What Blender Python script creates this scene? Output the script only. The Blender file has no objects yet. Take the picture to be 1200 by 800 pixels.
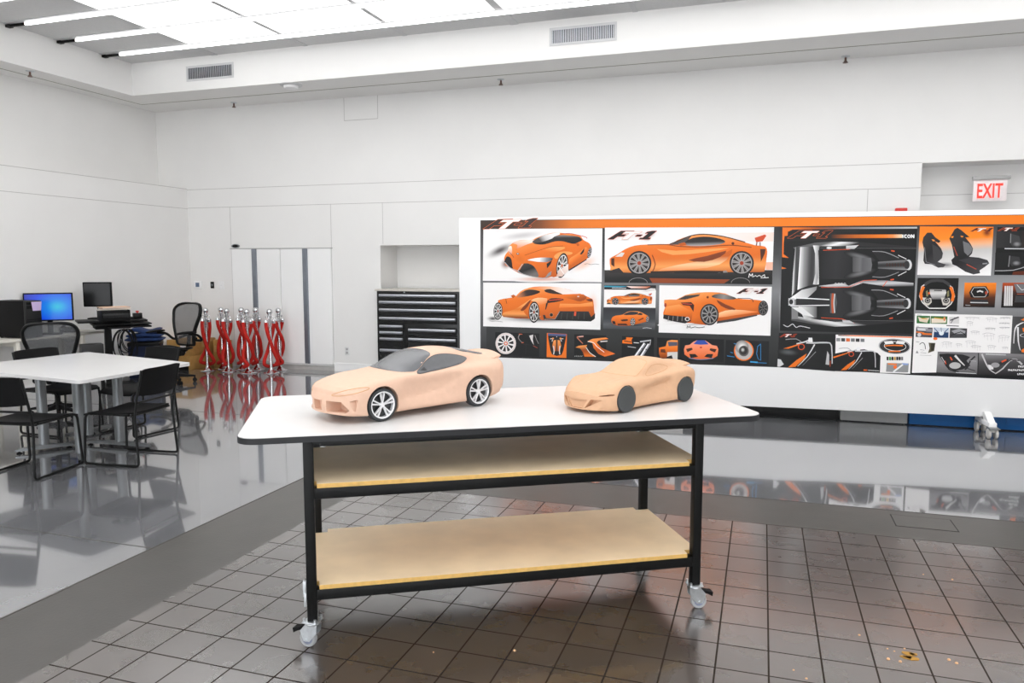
import bpy, bmesh, math, random
from mathutils import Vector, Matrix
from mathutils.bvhtree import BVHTree
random.seed(7)
C = bpy.context.scene.collection
PI = math.pi
# ---------------------------------------------------------------- camera model (1200x800 frame)
FPX, PITCH, YAW, TILE = 890.0, 0.1015, -0.318, 0.21
CAMH = 7.864 * TILE
FWD = Vector((math.sin(YAW) * math.cos(PITCH), math.cos(YAW) * math.cos(PITCH), -math.sin(PITCH)))
RGT = Vector((math.cos(YAW), -math.sin(YAW), 0))
UPV = RGT.cross(FWD)
EYE = Vector((0, 0, CAMH))
def ray(px, py): return FWD + RGT * ((px - 600) / FPX) + UPV * ((400 - py) / FPX)
def on_z(px, py, z=0.0):
    d = ray(px, py); return EYE + d * ((z - CAMH) / d.z)
def on_y(px, py, y):
    d = ray(px, py); return EYE + d * (y / d.y)
def on_x(px, py, x):
    d = ray(px, py); return EYE + d * (x / d.x)
def at_depth(px, py, dep): return EYE + ray(px, py) * dep

# ---------------------------------------------------------------- materials
def lin(h):
    if isinstance(h, str):
        h = h.lstrip('#'); c = [int(h[i:i + 2], 16) / 255 for i in (0, 2, 4)]
    else: c = list(h)[:3]
    return tuple(x / 12.92 if x <= .04045 else ((x + .055) / 1.055) ** 2.4 for x in c)
def pmat(name, col, rough=.5, metal=0., var=.06, scale=12., bump=0., bscale=80., spec=.5, coat=0., alpha=1.):
    m = bpy.data.materials.new(name); m.use_nodes = True
    nt = m.node_tree; b = nt.nodes['Principled BSDF']
    base = lin(col)
    tc = nt.nodes.new('ShaderNodeTexCoord')
    n = nt.nodes.new('ShaderNodeTexNoise'); n.inputs['Scale'].default_value = scale; n.inputs['Detail'].default_value = 3
    nt.links.new(tc.outputs['Object'], n.inputs['Vector'])
    r = nt.nodes.new('ShaderNodeValToRGB')
    r.color_ramp.elements[0].position = .3; r.color_ramp.elements[1].position = .7
    r.color_ramp.elements[0].color = (*[x * (1 - var) for x in base], 1)
    r.color_ramp.elements[1].color = (*[min(1, x * (1 + var)) for x in base], 1)
    nt.links.new(n.outputs['Fac'], r.inputs['Fac']); nt.links.new(r.outputs['Color'], b.inputs['Base Color'])
    b.inputs['Roughness'].default_value = rough; b.inputs['Metallic'].default_value = metal
    b.inputs['Specular IOR Level'].default_value = spec
    if coat: b.inputs['Coat Weight'].default_value = coat
    if alpha < 1: b.inputs['Alpha'].default_value = alpha
    if bump:
        n2 = nt.nodes.new('ShaderNodeTexNoise'); n2.inputs['Scale'].default_value = bscale; n2.inputs['Detail'].default_value = 4
        nt.links.new(tc.outputs['Object'], n2.inputs['Vector'])
        bp = nt.nodes.new('ShaderNodeBump'); bp.inputs['Strength'].default_value = bump; bp.inputs['Distance'].default_value = .01
        nt.links.new(n2.outputs['Fac'], bp.inputs['Height']); nt.links.new(bp.outputs['Normal'], b.inputs['Normal'])
    return m
def emat(name, col, strength, var=.02):
    m = bpy.data.materials.new(name); m.use_nodes = True
    nt = m.node_tree; b = nt.nodes['Principled BSDF']
    b.inputs['Base Color'].default_value = (*lin(col), 1)
    tc = nt.nodes.new('ShaderNodeTexCoord')
    n = nt.nodes.new('ShaderNodeTexNoise'); n.inputs['Scale'].default_value = 3
    nt.links.new(tc.outputs['Object'], n.inputs['Vector'])
    r = nt.nodes.new('ShaderNodeValToRGB'); base = lin(col)
    r.color_ramp.elements[0].color = (*[x * (1 - var) for x in base], 1); r.color_ramp.elements[1].color = (*base, 1)
    nt.links.new(n.outputs['Fac'], r.inputs['Fac']); nt.links.new(r.outputs['Color'], b.inputs['Emission Color'])
    b.inputs['Emission Strength'].default_value = strength
    return m

# ---------------------------------------------------------------- mesh builder
class MB:
    def __init__(s): s.v = []; s.f = []; s.mi = []
    def add(s, verts, faces, mat=0, M=None):
        o = len(s.v)
        s.v += [tuple(M @ Vector(p)) if M is not None else tuple(p) for p in verts]
        s.f += [tuple(i + o for i in f) for f in faces]; s.mi += [mat] * len(faces)
        return s
    def addbm(s, bm, mat=0, M=None):
        bm.verts.ensure_lookup_table(); bm.verts.index_update()
        s.add([v.co[:] for v in bm.verts], [[v.index for v in f.verts] for f in bm.faces], mat, M); bm.free(); return s
    def box(s, lo, hi, bev=0., mat=0, M=None, seg=2):
        bm = bmesh.new(); bmesh.ops.create_cube(bm, size=1)
        for v in bm.verts: v.co = Vector([lo[i] + (v.co[i] + .5) * (hi[i] - lo[i]) for i in range(3)])
        if bev: bmesh.ops.bevel(bm, geom=bm.edges[:], offset=bev, segments=seg, profile=.5, affect='EDGES')
        return s.addbm(bm, mat, M)
    def tube(s, pts, r, n=8, closed=False, mat=0, M=None, caps=True, flat=1.):
        pts = [Vector(p) for p in pts]; N = len(pts)
        rs = r if isinstance(r, (list, tuple)) else [r] * N
        T = []
        for i in range(N):
            a = pts[(i - 1) % N] if (closed or i > 0) else pts[i]; b = pts[(i + 1) % N] if (closed or i < N - 1) else pts[i]
            T.append((b - a).normalized())
        up = Vector((0, 0, 1)) if abs(T[0].z) < .9 else Vector((1, 0, 0))
        x = T[0].cross(up).normalized(); V = []
        for i in range(N):
            x = (x - T[i] * x.dot(T[i])).normalized(); y = T[i].cross(x)
            for k in range(n):
                a = 2 * PI * k / n; V.append(pts[i] + (x * math.cos(a) + y * math.sin(a) * flat) * rs[i])
        F = []
        for i in range(N if closed else N - 1):
            j = (i + 1) % N
            for k in range(n): F.append((i * n + k, i * n + (k + 1) % n, j * n + (k + 1) % n, j * n + k))
        if caps and not closed: F += [tuple(range(n))[::-1], tuple(range((N - 1) * n, N * n))]
        return s.add(V, F, mat, M)
    def lathe(s, prof, n=24, mat=0, M=None, caps=True):
        V = []; F = []
        for (r, z) in prof:
            for k in range(n): V.append((r * math.cos(2 * PI * k / n), r * math.sin(2 * PI * k / n), z))
        for i in range(len(prof) - 1):
            for k in range(n): F.append((i * n + k, i * n + (k + 1) % n, (i + 1) * n + (k + 1) % n, (i + 1) * n + k))
        if caps and prof[0][0] > 1e-5: F.append(tuple(range(n))[::-1])
        if caps and prof[-1][0] > 1e-5: F.append(tuple(range((len(prof) - 1) * n, len(prof) * n)))
        return s.add(V, F, mat, M)
    def cyl(s, a, b, r, n=16, mat=0, M=None): return s.tube([a, b], r, n, mat=mat, M=M)
    def prism(s, poly, z0, z1, mat=0, M=None, side=None):
        n = len(poly)
        s.add([(x, y, z0) for x, y in poly] + [(x, y, z1) for x, y in poly],
              [tuple(range(n))[::-1], tuple(range(n, 2 * n))], mat, M)
        return s.add([(x, y, z0) for x, y in poly] + [(x, y, z1) for x, y in poly],
                     [(i, (i + 1) % n, n + (i + 1) % n, n + i) for i in range(n)], mat if side is None else side, M)
    def loft(s, rings, mat=0, M=None, caps=True, closed=True):
        n = len(rings[0]); V = [p for r in rings for p in r]; F = []
        for i in range(len(rings) - 1):
            for k in range(n if closed else n - 1):
                F.append((i * n + k, i * n + (k + 1) % n, (i + 1) * n + (k + 1) % n, (i + 1) * n + k))
        if caps and closed: F += [tuple(range(n))[::-1], tuple(range((len(rings) - 1) * n, len(rings) * n))]
        return s.add(V, F, mat, M)
    def build(s, name, mats, parent=None, loc=None, rotz=0., smooth=40, merge=True):
        me = bpy.data.meshes.new(name); me.from_pydata([tuple(p) for p in s.v], [], s.f)
        for m in (mats if isinstance(mats, (list, tuple)) else [mats]): me.materials.append(m)
        me.polygons.foreach_set('material_index', s.mi)
        bm = bmesh.new(); bm.from_mesh(me)
        if merge: bmesh.ops.remove_doubles(bm, verts=bm.verts, dist=1e-5)
        bmesh.ops.recalc_face_normals(bm, faces=bm.faces); bm.to_mesh(me); bm.free()
        if smooth:
            me.polygons.foreach_set('use_smooth', [True] * len(me.polygons))
            me.set_sharp_from_angle(angle=math.radians(smooth))
        o = bpy.data.objects.new(name, me); C.objects.link(o)
        if parent is not None: o.parent = parent
        if loc is not None: o.location = loc
        if rotz: o.rotation_euler = (0, 0, rotz)
        return o
def rrect(x0, y0, x1, y1, r, n=5):
    P = []
    for cx, cy, a in ((x1 - r, y1 - r, 0), (x0 + r, y1 - r, 90), (x0 + r, y0 + r, 180), (x1 - r, y0 + r, 270)):
        for k in range(n + 1):
            t = math.radians(a + 90 * k / n); P.append((cx + r * math.cos(t), cy + r * math.sin(t)))
    return P
def fillet(pts, r, n=5):
    pts = [Vector(p) for p in pts]; out = [pts[0]]
    for i in range(1, len(pts) - 1):
        a, b, c = pts[i - 1], pts[i], pts[i + 1]
        d1 = (a - b); d2 = (c - b); k = min(r, d1.length * .45, d2.length * .45)
        p, q = b + d1.normalized() * k, b + d2.normalized() * k
        for j in range(n + 1):
            t = j / n; out.append(p * (1 - t) ** 2 + b * 2 * t * (1 - t) + q * t * t)
    return out + [pts[-1]]
def spline(pts, n=6, closed=False):
    pts = [Vector(p) for p in pts]; N = len(pts); out = []
    for i in range(N if closed else N - 1):
        g = lambda j: pts[j % N] if closed else pts[max(0, min(N - 1, j))]
        a, b, c, d = g(i - 1), g(i), g(i + 1), g(i + 2)
        for k in range(n):
            t = k / n
            out.append(.5 * ((2 * b) + (c - a) * t + (2 * a - 5 * b + 4 * c - d) * t * t + (3 * b - a - 3 * c + d) * t ** 3))
    if not closed: out.append(pts[-1])
    return out
def rotz(a): return Matrix.Rotation(a, 4, 'Z')
def trs(loc, a=0.): return Matrix.Translation(Vector(loc)) @ rotz(a)
# ---------------------------------------------------------------- scene graph
def props(o, label=None, cat=None, group=None, kind=None):
    if label: o['label'] = label
    if cat: o['category'] = cat
    if group: o['group'] = group
    if kind: o['kind'] = kind
    return o
def thing(name, label, cat, loc=(0, 0, 0), a=0., group=None):
    o = bpy.data.objects.new(name, None); C.objects.link(o); o.empty_display_size = .1
    o.location = loc; o.rotation_euler = (0, 0, a)
    return props(o, label, cat, group)
def struct(o): o['kind'] = 'structure'; return o
def dup(root, loc, a, label, group=None):
    def cp(o, par):
        c = o.copy(); C.objects.link(c)
        if par is not None: c.parent = par
        for ch in list(o.children): cp(ch, c)
        return c
    r = cp(root, None); r.location = loc; r.rotation_euler = (0, 0, a); r['label'] = label
    if group: r['group'] = group
    return r
# ================================================================= MATERIALS
M_wall = pmat('white wall paint', '#e9e8e6', .6, var=.012, scale=2)
M_wall2 = pmat('white wall panel', '#f2f2f1', .45, var=.01, scale=2)
M_gap = pmat('panel joint shadow gap', '#b9b7b4', .8)
M_ceil = pmat('grey ceiling tile', '#d2d2d2', .8, var=.03, scale=30)
M_trim = pmat('white ceiling trim', '#c9c9ca', .5, var=.02)
M_lum = emat('luminous ceiling panel', '#ffffff', 1.3)
M_led = emat('led strip light', '#ffffff', 4.)
M_blk = pmat('black painted steel', '#0a0b0b', .45, var=.15, scale=40, spec=.25)
M_blkm = pmat('matt black plastic', '#0a0a0b', .6, var=.12, scale=30, spec=.2)
M_blk2 = pmat('satin black enamel', '#0b0c0e', .3, var=.1)
M_drawer = pmat('gloss black drawer front', '#08090b', .22, var=.1)
M_alu = pmat('brushed aluminium', '#b9bcc2', .32, 1., var=.06, scale=60)
M_chrome = pmat('polished chrome', '#d8d8da', .08, 1., var=.03)
M_zinc = pmat('galvanised zinc', '#cfd3d6', .3, .85, var=.08, scale=60)
M_greysteel = pmat('grey powder coated steel', '#85888a', .35, .6, var=.05)
M_rubber = pmat('grey rubber tyre', '#a9abad', .6, var=.05)
M_white = pmat('white laminate', '#d8d7d6', .28, var=.012, scale=5)
M_edge = pmat('black rubber edge band', '#1c1d20', .5, var=.1)
M_ply = pmat('maple veneer board', '#ead3af', .5, var=.07, scale=5, bump=.05, bscale=30)
M_plyedge = pmat('raw board edge', '#d8ae62', .6, var=.1, scale=40)
M_white2 = pmat('white board laminate', '#eeeeee', .35, var=.008, scale=3)
M_red = pmat('red velvet', '#bb170b', .8, var=.12, scale=60, bump=.3, bscale=200)
M_card = pmat('brown cardboard', '#b98e4f', .8, var=.08, scale=14)
M_cardl = pmat('pale cardboard flap', '#c9a36a', .8, var=.08, scale=14)
M_paper = pmat('white paper', '#eeecea', .7, var=.03)
M_blue = pmat('blue quilted cloth', '#1b3566', .85, var=.25, scale=12, bump=.5, bscale=25)
M_navy = pmat('navy fabric', '#16213f', .85, var=.2)
M_bluepanel = pmat('blue laminate panel', '#0f5c9d', .4, var=.04)
M_greypanel = pmat('grey laminate panel', '#a9a9a8', .4, var=.04)
M_beige = pmat('beige laminate desk', '#d9d5cb', .4, var=.03)
M_redpl = pmat('red plastic', '#d0281c', .4, var=.05)
M_lilac = pmat('lilac paper note', '#c9b4dd', .7, var=.03)
M_grille = pmat('dark grille void', '#3c3d40', .7)

def weave(name, col, alpha):
    m = pmat(name, col, .6, var=.2, scale=90); nt = m.node_tree
    tc = nt.nodes.new('ShaderNodeTexCoord'); w = nt.nodes.new('ShaderNodeTexChecker'); w.inputs['Scale'].default_value = 160
    nt.links.new(tc.outputs['Object'], w.inputs['Vector'])
    mr = nt.nodes.new('ShaderNodeMapRange'); mr.inputs['To Min'].default_value = alpha - .15; mr.inputs['To Max'].default_value = alpha + .15
    nt.links.new(w.outputs['Fac'], mr.inputs['Value']); nt.links.new(mr.outputs['Result'], nt.nodes['Principled BSDF'].inputs['Alpha'])
    return m
M_mesh = weave('grey mesh weave', '#55575a', .72)

def floor_concrete():
    m = bpy.data.materials.new('polished grey concrete'); m.use_nodes = True; nt = m.node_tree; b = nt.nodes['Principled BSDF']; L = nt.links.new
    tc = nt.nodes.new('ShaderNodeTexCoord')
    n1 = nt.nodes.new('ShaderNodeTexNoise'); n1.inputs['Scale'].default_value = 1.3; n1.inputs['Detail'].default_value = 6; L(tc.outputs['Object'], n1.inputs['Vector'])
    n2 = nt.nodes.new('ShaderNodeTexNoise'); n2.inputs['Scale'].default_value = 60; n2.inputs['Detail'].default_value = 3; L(tc.outputs['Object'], n2.inputs['Vector'])
    r1 = nt.nodes.new('ShaderNodeValToRGB'); r1.color_ramp.elements[0].position = .3; r1.color_ramp.elements[1].position = .7
    r1.color_ramp.elements[0].color = (*lin('#67686b'), 1); r1.color_ramp.elements[1].color = (*lin('#797a7d'), 1); L(n1.outputs['Fac'], r1.inputs['Fac'])
    mx = nt.nodes.new('ShaderNodeMix'); mx.data_type = 'RGBA'; mx.blend_type = 'OVERLAY'; mx.inputs['Factor'].default_value = .12
    L(r1.outputs['Color'], mx.inputs['A']); L(n2.outputs['Color'], mx.inputs['B']); L(mx.outputs['Result'], b.inputs['Base Color'])
    rr = nt.nodes.new('ShaderNodeMapRange'); rr.inputs['To Min'].default_value = .05; rr.inputs['To Max'].default_value = .12
    L(n1.outputs['Fac'], rr.inputs['Value']); L(rr.outputs['Result'], b.inputs['Roughness'])
    b.inputs['Specular IOR Level'].default_value = 1.0
    b.inputs['Coat Weight'].default_value = 1.0; b.inputs['Coat IOR'].default_value = 1.62; b.inputs['Coat Roughness'].default_value = .04
    return m
def floor_tile():
    m = bpy.data.materials.new('brown quarry tile'); m.use_nodes = True; nt = m.node_tree; b = nt.nodes['Principled BSDF']; L = nt.links.new
    tc = nt.nodes.new('ShaderNodeTexCoord')
    mp = nt.nodes.new('ShaderNodeMapping')
    g = .008
    mp.inputs['Location'].default_value = (-(.369 * TILE) + 100 * TILE + g / 2, -(.72 * TILE) + 100 * TILE + g / 2, 0)
    L(tc.outputs['Object'], mp.inputs['Vector'])
    br = nt.nodes.new('ShaderNodeTexBrick'); br.offset = 0; br.squash = 1
    br.inputs['Scale'].default_value = 1; br.inputs['Brick Width'].default_value = TILE; br.inputs['Row Height'].default_value = TILE
    br.inputs['Mortar Size'].default_value = g / 2; br.inputs['Mortar Smooth'].default_value = .1; br.inputs['Bias'].default_value = 0
    br.inputs['Color1'].default_value = (*lin('#3f3935'), 1); br.inputs['Color2'].default_value = (*lin('#4c443f'), 1); br.inputs['Mortar'].default_value = (*lin('#241a12'), 1)
    L(mp.outputs['Vector'], br.inputs['Vector'])
    n1 = nt.nodes.new('ShaderNodeTexNoise'); n1.inputs['Scale'].default_value = 5; n1.inputs['Detail'].default_value = 6; L(tc.outputs['Object'], n1.inputs['Vector'])
    rn = nt.nodes.new('ShaderNodeValToRGB'); rn.color_ramp.elements[0].position = .35; rn.color_ramp.elements[1].position = .7
    rn.color_ramp.elements[0].color = (.9, .89, .88, 1); rn.color_ramp.elements[1].color = (1.06, 1.04, 1.02, 1); L(n1.outputs['Fac'], rn.inputs['Fac'])
    mx = nt.nodes.new('ShaderNodeMix'); mx.data_type = 'RGBA'; mx.blend_type = 'MULTIPLY'; mx.inputs['Factor'].default_value = 1
    L(br.outputs['Color'], mx.inputs['A']); L(rn.outputs['Color'], mx.inputs['B']); L(mx.outputs['Result'], b.inputs['Base Color'])
    rr = nt.nodes.new('ShaderNodeMapRange'); rr.inputs['To Min'].default_value = .22; rr.inputs['To Max'].default_value = .34
    b.inputs['Coat IOR'].default_value = 2.1; b.inputs['Coat Roughness'].default_value = .17
    inv = nt.nodes.new('ShaderNodeMath'); inv.operation = 'SUBTRACT'; inv.inputs[0].default_value = 1; L(br.outputs['Fac'], inv.inputs[1]); L(inv.outputs[0], b.inputs['Coat Weight'])
    L(n1.outputs['Fac'], rr.inputs['Value'])
    rm = nt.nodes.new('ShaderNodeMix'); rm.data_type = 'FLOAT'; L(br.outputs['Fac'], rm.inputs['Factor']); L(rr.outputs['Result'], rm.inputs['A']); rm.inputs['B'].default_value = .85
    L(rm.outputs['Result'], b.inputs['Roughness'])
    sm = nt.nodes.new('ShaderNodeMapRange'); L(br.outputs['Fac'], sm.inputs['Value']); sm.inputs['To Min'].default_value = .55; sm.inputs['To Max'].default_value = .1
    L(sm.outputs['Result'], b.inputs['Specular IOR Level'])
    b.inputs['IOR'].default_value = 2.0
    n3 = nt.nodes.new('ShaderNodeTexNoise'); n3.inputs['Scale'].default_value = 9; L(tc.outputs['Object'], n3.inputs['Vector'])
    sub = nt.nodes.new('ShaderNodeMath'); sub.operation = 'SUBTRACT'; L(n3.outputs['Fac'], sub.inputs[0]); L(br.outputs['Fac'], sub.inputs[1])
    bp = nt.nodes.new('ShaderNodeBump'); bp.inputs['Strength'].default_value = .25; bp.inputs['Distance'].default_value = .004
    L(sub.outputs[0], bp.inputs['Height']); L(bp.outputs['Normal'], b.inputs['Normal'])
    return m
M_conc = floor_concrete(); M_tile = floor_tile()
M_band = pmat('dark grey coated concrete', '#4d4b48', .3, var=.07, scale=6, bump=.06, bscale=60)

# ================================================================= ROOM
WL, WB, XR, YF = -8.937, 10.25, 6.6, -5.0     # left wall, back wall, right wall, wall behind the camera
ULX = -9.5                                    # upper part of the left wall sits back behind a ledge
CZ, SZ = 4.57, 4.112
TX0, TX1, TY1 = -2.76, 6.6, 4.98
BX0, BY1 = -3.34, 5.53
m = MB()
def quad(mb, x0, y0, x1, y1, z, mat): mb.add([(x0, y0, z), (x1, y0, z), (x1, y1, z), (x0, y1, z)], [(0, 1, 2, 3)], mat)
quad(m, -9.6, YF, BX0, BY1, 0, 0); quad(m, -9.6, BY1, XR, 11.2, 0, 0)
quad(m, BX0, YF, TX0, TY1, 0, 1); quad(m, BX0, TY1, XR, BY1, 0, 1); quad(m, TX0, YF, XR, TY1, 0, 2)
m.box((-9.6, YF, -.2), (XR, 11.2, -.02), mat=0)
struct(m.build('floor', [M_conc, M_band, M_tile], smooth=0))
# saw cut joints and chipped edge of the polished slab
m = MB()
for y in (3.42, .6, 6.9): m.box((-8.9, y - .004, 0), (BX0, y + .004, .0012), 0)
m.box((BX0 - .006, YF, 0), (BX0 + .006, BY1, .0014)); m.box((BX0, BY1 - .006, 0), (XR, BY1 + .006, .0014))
struct(m.build('trim_1', pmat('dark floor joint', '#4c4a46', .8), smooth=0))

# back wall: lower panel zone with the alcove, upper plain zone, and the exit recess at the right
AX0, AX1, AZ1 = -5.45, -3.75, 1.93
NX0, NZ1 = 1.755, 2.845
m = MB()
T = .12
def wbox(x0, x1, z0, z1, y=WB, t=.7): m.box((x0, y, z0), (x1, y + t, z1))
wbox(WL - .1, AX0, 0, SZ); wbox(AX0, AX1, AZ1, SZ); wbox(AX1, NX0, 0, SZ); wbox(NX0, XR, NZ1, SZ)
m.box((AX0, WB + .55, 0), (AX1, WB + .7, AZ1)); m.box((NX0, WB + .45, 0), (XR, WB + .7, NZ1))
m.box((-9.7, WB, 2.864), (WL - .1, WB + .7, SZ + .1))
struct(m.build('wall_back', M_wall, smooth=0))
m = MB(); m.box((WL - .8, YF, 0), (WL, WB, 2.864)); m.box((ULX - .2, YF, 2.864), (ULX, WB, SZ + .1))
struct(m.build('wall_left', M_wall, smooth=0))
m = MB(); m.box((XR, YF, 0), (XR + .2, 11.2, 5)); struct(m.build('wall_right', M_wall, smooth=0))
ADDED_WINX = [(-7.6, -4.9), (-4.5, -1.8), (-1.4, 1.3), (1.7, 4.4)]; WZ0, WZ1 = .75, 3.5  # unseen windows, added so daylight lifts the shelves and vertical surfaces
m = MB(); m.box((-9.7, YF - .2, 0), (XR + .2, YF, WZ0)); m.box((-9.7, YF - .2, WZ1), (XR + .2, YF, 5))
ed = [-9.7] + [v for w_ in ADDED_WINX for v in w_] + [XR + .2]
for a_, b_ in zip(ed[0::2], ed[1::2]): m.box((a_, YF - .2, WZ0), (b_, YF, WZ1))
struct(m.build('wall_front', M_wall, smooth=0))
def glass_pane():
    mm = bpy.data.materials.new('clear glass of added windows'); mm.use_nodes = True; nt = mm.node_tree; L = nt.links.new
    nt.nodes.remove(nt.nodes['Principled BSDF']); tr = nt.nodes.new('ShaderNodeBsdfTransparent'); gl = nt.nodes.new('ShaderNodeBsdfGlossy'); gl.inputs['Roughness'].default_value = .02
    mx = nt.nodes.new('ShaderNodeMixShader'); fr_ = nt.nodes.new('ShaderNodeFresnel'); fr_.inputs['IOR'].default_value = 1.3
    L(fr_.outputs['Fac'], mx.inputs['Fac']); L(tr.outputs['BSDF'], mx.inputs[1]); L(gl.outputs['BSDF'], mx.inputs[2]); L(mx.outputs['Shader'], nt.nodes['Material Output'].inputs['Surface'])
    return mm
M_glass = glass_pane()
for i_, (a_, b_) in enumerate(ADDED_WINX):
    f_ = MB()
    for x0, x1, z0, z1 in ((a_, a_ + .06, WZ0, WZ1), (b_ - .06, b_, WZ0, WZ1), (a_ + .06, b_ - .06, WZ0, WZ0 + .06), (a_ + .06, b_ - .06, WZ1 - .06, WZ1), ((a_ + b_) / 2 - .03, (a_ + b_) / 2 + .03, WZ0 + .06, WZ1 - .06)): f_.box((x0, YF - .14, z0), (x1, YF - .06, z1))
    fo_ = struct(f_.build('window_%d' % (i_ + 1), M_trim, smooth=0))  # frame of an added window, out of view behind the camera
    MB().box((a_ + .06, YF - .105, WZ0 + .06), (b_ - .06, YF - .095, WZ1 - .06)).build('pane', M_glass, fo_, smooth=0)
# joints between the wall panels (shallow shadow gaps)
m = MB()
j = .0035
def hj(x0, x1, z, y=WB): m.box((x0, y - .0012, z - j), (x1, y + .01, z + j))
def vj(x, z0, z1, y=WB): m.box((x - j, y - .0012, z0), (x + j, y + .01, z1))
hj(WL, NX0, 2.85); hj(WL, NX0, 2.557); hj(NX0, XR, 2.5, WB + .45)
vj(-8.115, .0, 2.557); vj(-6.28, .13, 2.557); vj(-5.40, 1.95, 2.557); vj(1.18, 1.2, 2.557); vj(-5.45, 3.78, SZ); vj(-6.01, 3.78, SZ); hj(-6.01, -5.45, 3.78)
m.box((WL - .01, YF, 2.864 - j), (WL + .0012, WB, 2.864 + j)); m.box((WL - .01, YF, 2.547 - j), (WL + .0012, WB, 2.547 + j))
struct(m.build('trim_2', M_gap, smooth=0))
m = MB(); m.box((-6.27, WB - .012, 0), (-5.63, WB, .13)); struct(m.build('baseboard_back', M_wall2, smooth=0))
m = MB(); m.box((WL, YF, 0), (WL + .012, WB - .02, .1)); struct(m.build('baseboard_left', M_wall2, smooth=0))

# soffit and fascia of the raised ceiling coffer
FX, FY = -8.88, 9.155
m = MB()
m.box((ULX, YF, SZ), (FX, WB, 5.0)); m.box((FX, FY, SZ), (XR, WB + .7, 5.0))
struct(m.build('trim_3', M_wall, smooth=0))
m = MB(); m.box((-9.24 - .008, YF, SZ - .002), (-9.24 + .008, 9.69, SZ + .01)); m.box((-9.24, 9.69 - .008, SZ - .002), (XR, 9.69 + .008, SZ + .01))
struct(m.build('trim_4', pmat('olive reveal line', '#7d7a66', .7), smooth=0))
# ceiling: tile grid, luminous bays, led strips
GX, GY = 1.475, .715
XS = [FX + i * GX for i in range(0, 12)]
LEDY = [8.65 - i * .715 for i in range(0, 20)]
m = MB(); m.box((FX, YF, CZ), (XR, FY, 5.0)); struct(m.build('ceiling', M_ceil, smooth=0))
m = MB()
for i, x in enumerate(XS[1:]):
    w = .05 if i % 3 == 0 else .03
    if x < XR: m.box((x - w, YF, CZ - .008), (x + w, FY, CZ))
for y in LEDY: m.box((FX, y - .075, CZ - .009), (XR, y + .075, CZ))
struct(m.build('trim_5', M_trim, smooth=0))
M_stub = M_blk
for i in range(1, len(LEDY)):
    y0, y1 = LEDY[i] + .08, LEDY[i - 1] - .08
    if y0 < -3.5: break
    for k in range(1, len(XS) - 1):
        x0, x1 = XS[k] + (.05 if (k - 1) % 3 == 0 else .03), min(XR, XS[k + 1] - (.05 if k % 3 == 0 else .03))
        if x0 > 5.6: continue
        seen = y0 > 5.5 and x0 < 1
        o = MB().box((x0, y0, CZ - .007), (x1, y1, CZ - .002)).build('light_panel', M_lum, smooth=0)
        props(o, 'glowing white panel set in the grey tile grid of the raised ceiling', 'ceiling light', 'luminous ceiling panels')
for i, y in enumerate(LEDY[:17]):
    t = thing('linear_light', None, None, (0, y, CZ - .0105))
    lab = ['long white linear light strip nearest the back fascia, above the vents', 'long white linear light strip, second one from the back fascia', 'long linear light strip third from the back fascia, cut by the picture top']
    props(t, lab[i] if i < 3 else 'long white linear light strip on the ceiling out of the picture', 'ceiling light', 'linear ceiling lights')
    MB().box((FX + .3, -.014, -.03), (XR - .01, .014, 0), .004).build('tube', M_led, t, smooth=0)
    MB().box((FX + .002, -.014, -.03), (FX + .3, .014, 0), .003).box((FX + .002, -.03, -.034), (FX + .07, .03, 0), .003).build('end_bracket', M_blk, t, smooth=0)

# fascia vents
def vent(x0, x1, z0, z1, label, n):
    t = thing('air_vent', label, 'vent', ((x0 + x1) / 2, FY, z0), 0, 'air vents in the ceiling fascia')
    w, h = (x1 - x0) / 2, z1 - z0
    MB().box((-w, -.004, 0), (w, -.001, h)).build('backing', M_grille, t, smooth=0)
    f = MB()
    for a in ((-w - .03, -w, -.03, h + .03), (w, w + .03, -.03, h + .03), (-w, w, -.03, 0), (-w, w, h, h + .03)): f.box((a[0], -.008, a[2]), (a[1], -.001, a[3]))
    f.build('frame', M_trim, t, smooth=0)
    s = MB()
    for k in range(n):
        x = -w + (k + .5) * 2 * w / n; s.box((x - .004, -.014, 0), (x + .004, -.004, h))
    s.build('slats', M_alu, t, smooth=0)
vent(-7.872, -7.128, 4.27, 4.42, 'shorter dark slatted air vent on the fascia near the room corner', 24)
vent(-2.506, -1.748, 4.295, 4.447, 'slatted air vent on the fascia above the middle of the room', 34)
def sprinkler(px, py, label):
    p = on_z(px, py, SZ)
    t = thing('fire_sprinkler', label, 'sprinkler', p, 0, 'sprinklers under the soffit')
    MB().lathe([(0, 0), (.05, 0), (.05, -.008), (.03, -.014), (0, -.014)], 16).build('escutcheon', M_zinc, t)
    MB().lathe([(.012, -.012), (.012, -.05), (.02, -.055), (.02, -.062), (0, -.062)], 10).lathe([(.03, -.075), (.03, -.07), (.004, -.07)], 12).build('head', pmat('bronze', '#6b5148', .4, .6), t)
sprinkler(35, 83, 'small ceiling sprinkler under the left soffit')
sprinkler(274, 120, 'small sprinkler under the back soffit near the corner, below the shorter vent')
sprinkler(587, 93, 'small sprinkler under the back soffit left of the longer vent')
sprinkler(991, 66, 'small sprinkler under the back soffit at the right, above the display board')
t = thing('smoke_detector', 'round white smoke detector under the back soffit', 'smoke detector', on_z(341, 99, SZ))
MB().lathe([(0, 0), (.15, 0), (.15, -.012), (.14, -.018), (0, -.018)], 28).build('base', M_trim, t)
MB().lathe([(.1, -.018), (.095, -.05), (.07, -.06), (0, -.06)], 24).build('sensor_head', M_white2, t)

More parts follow.
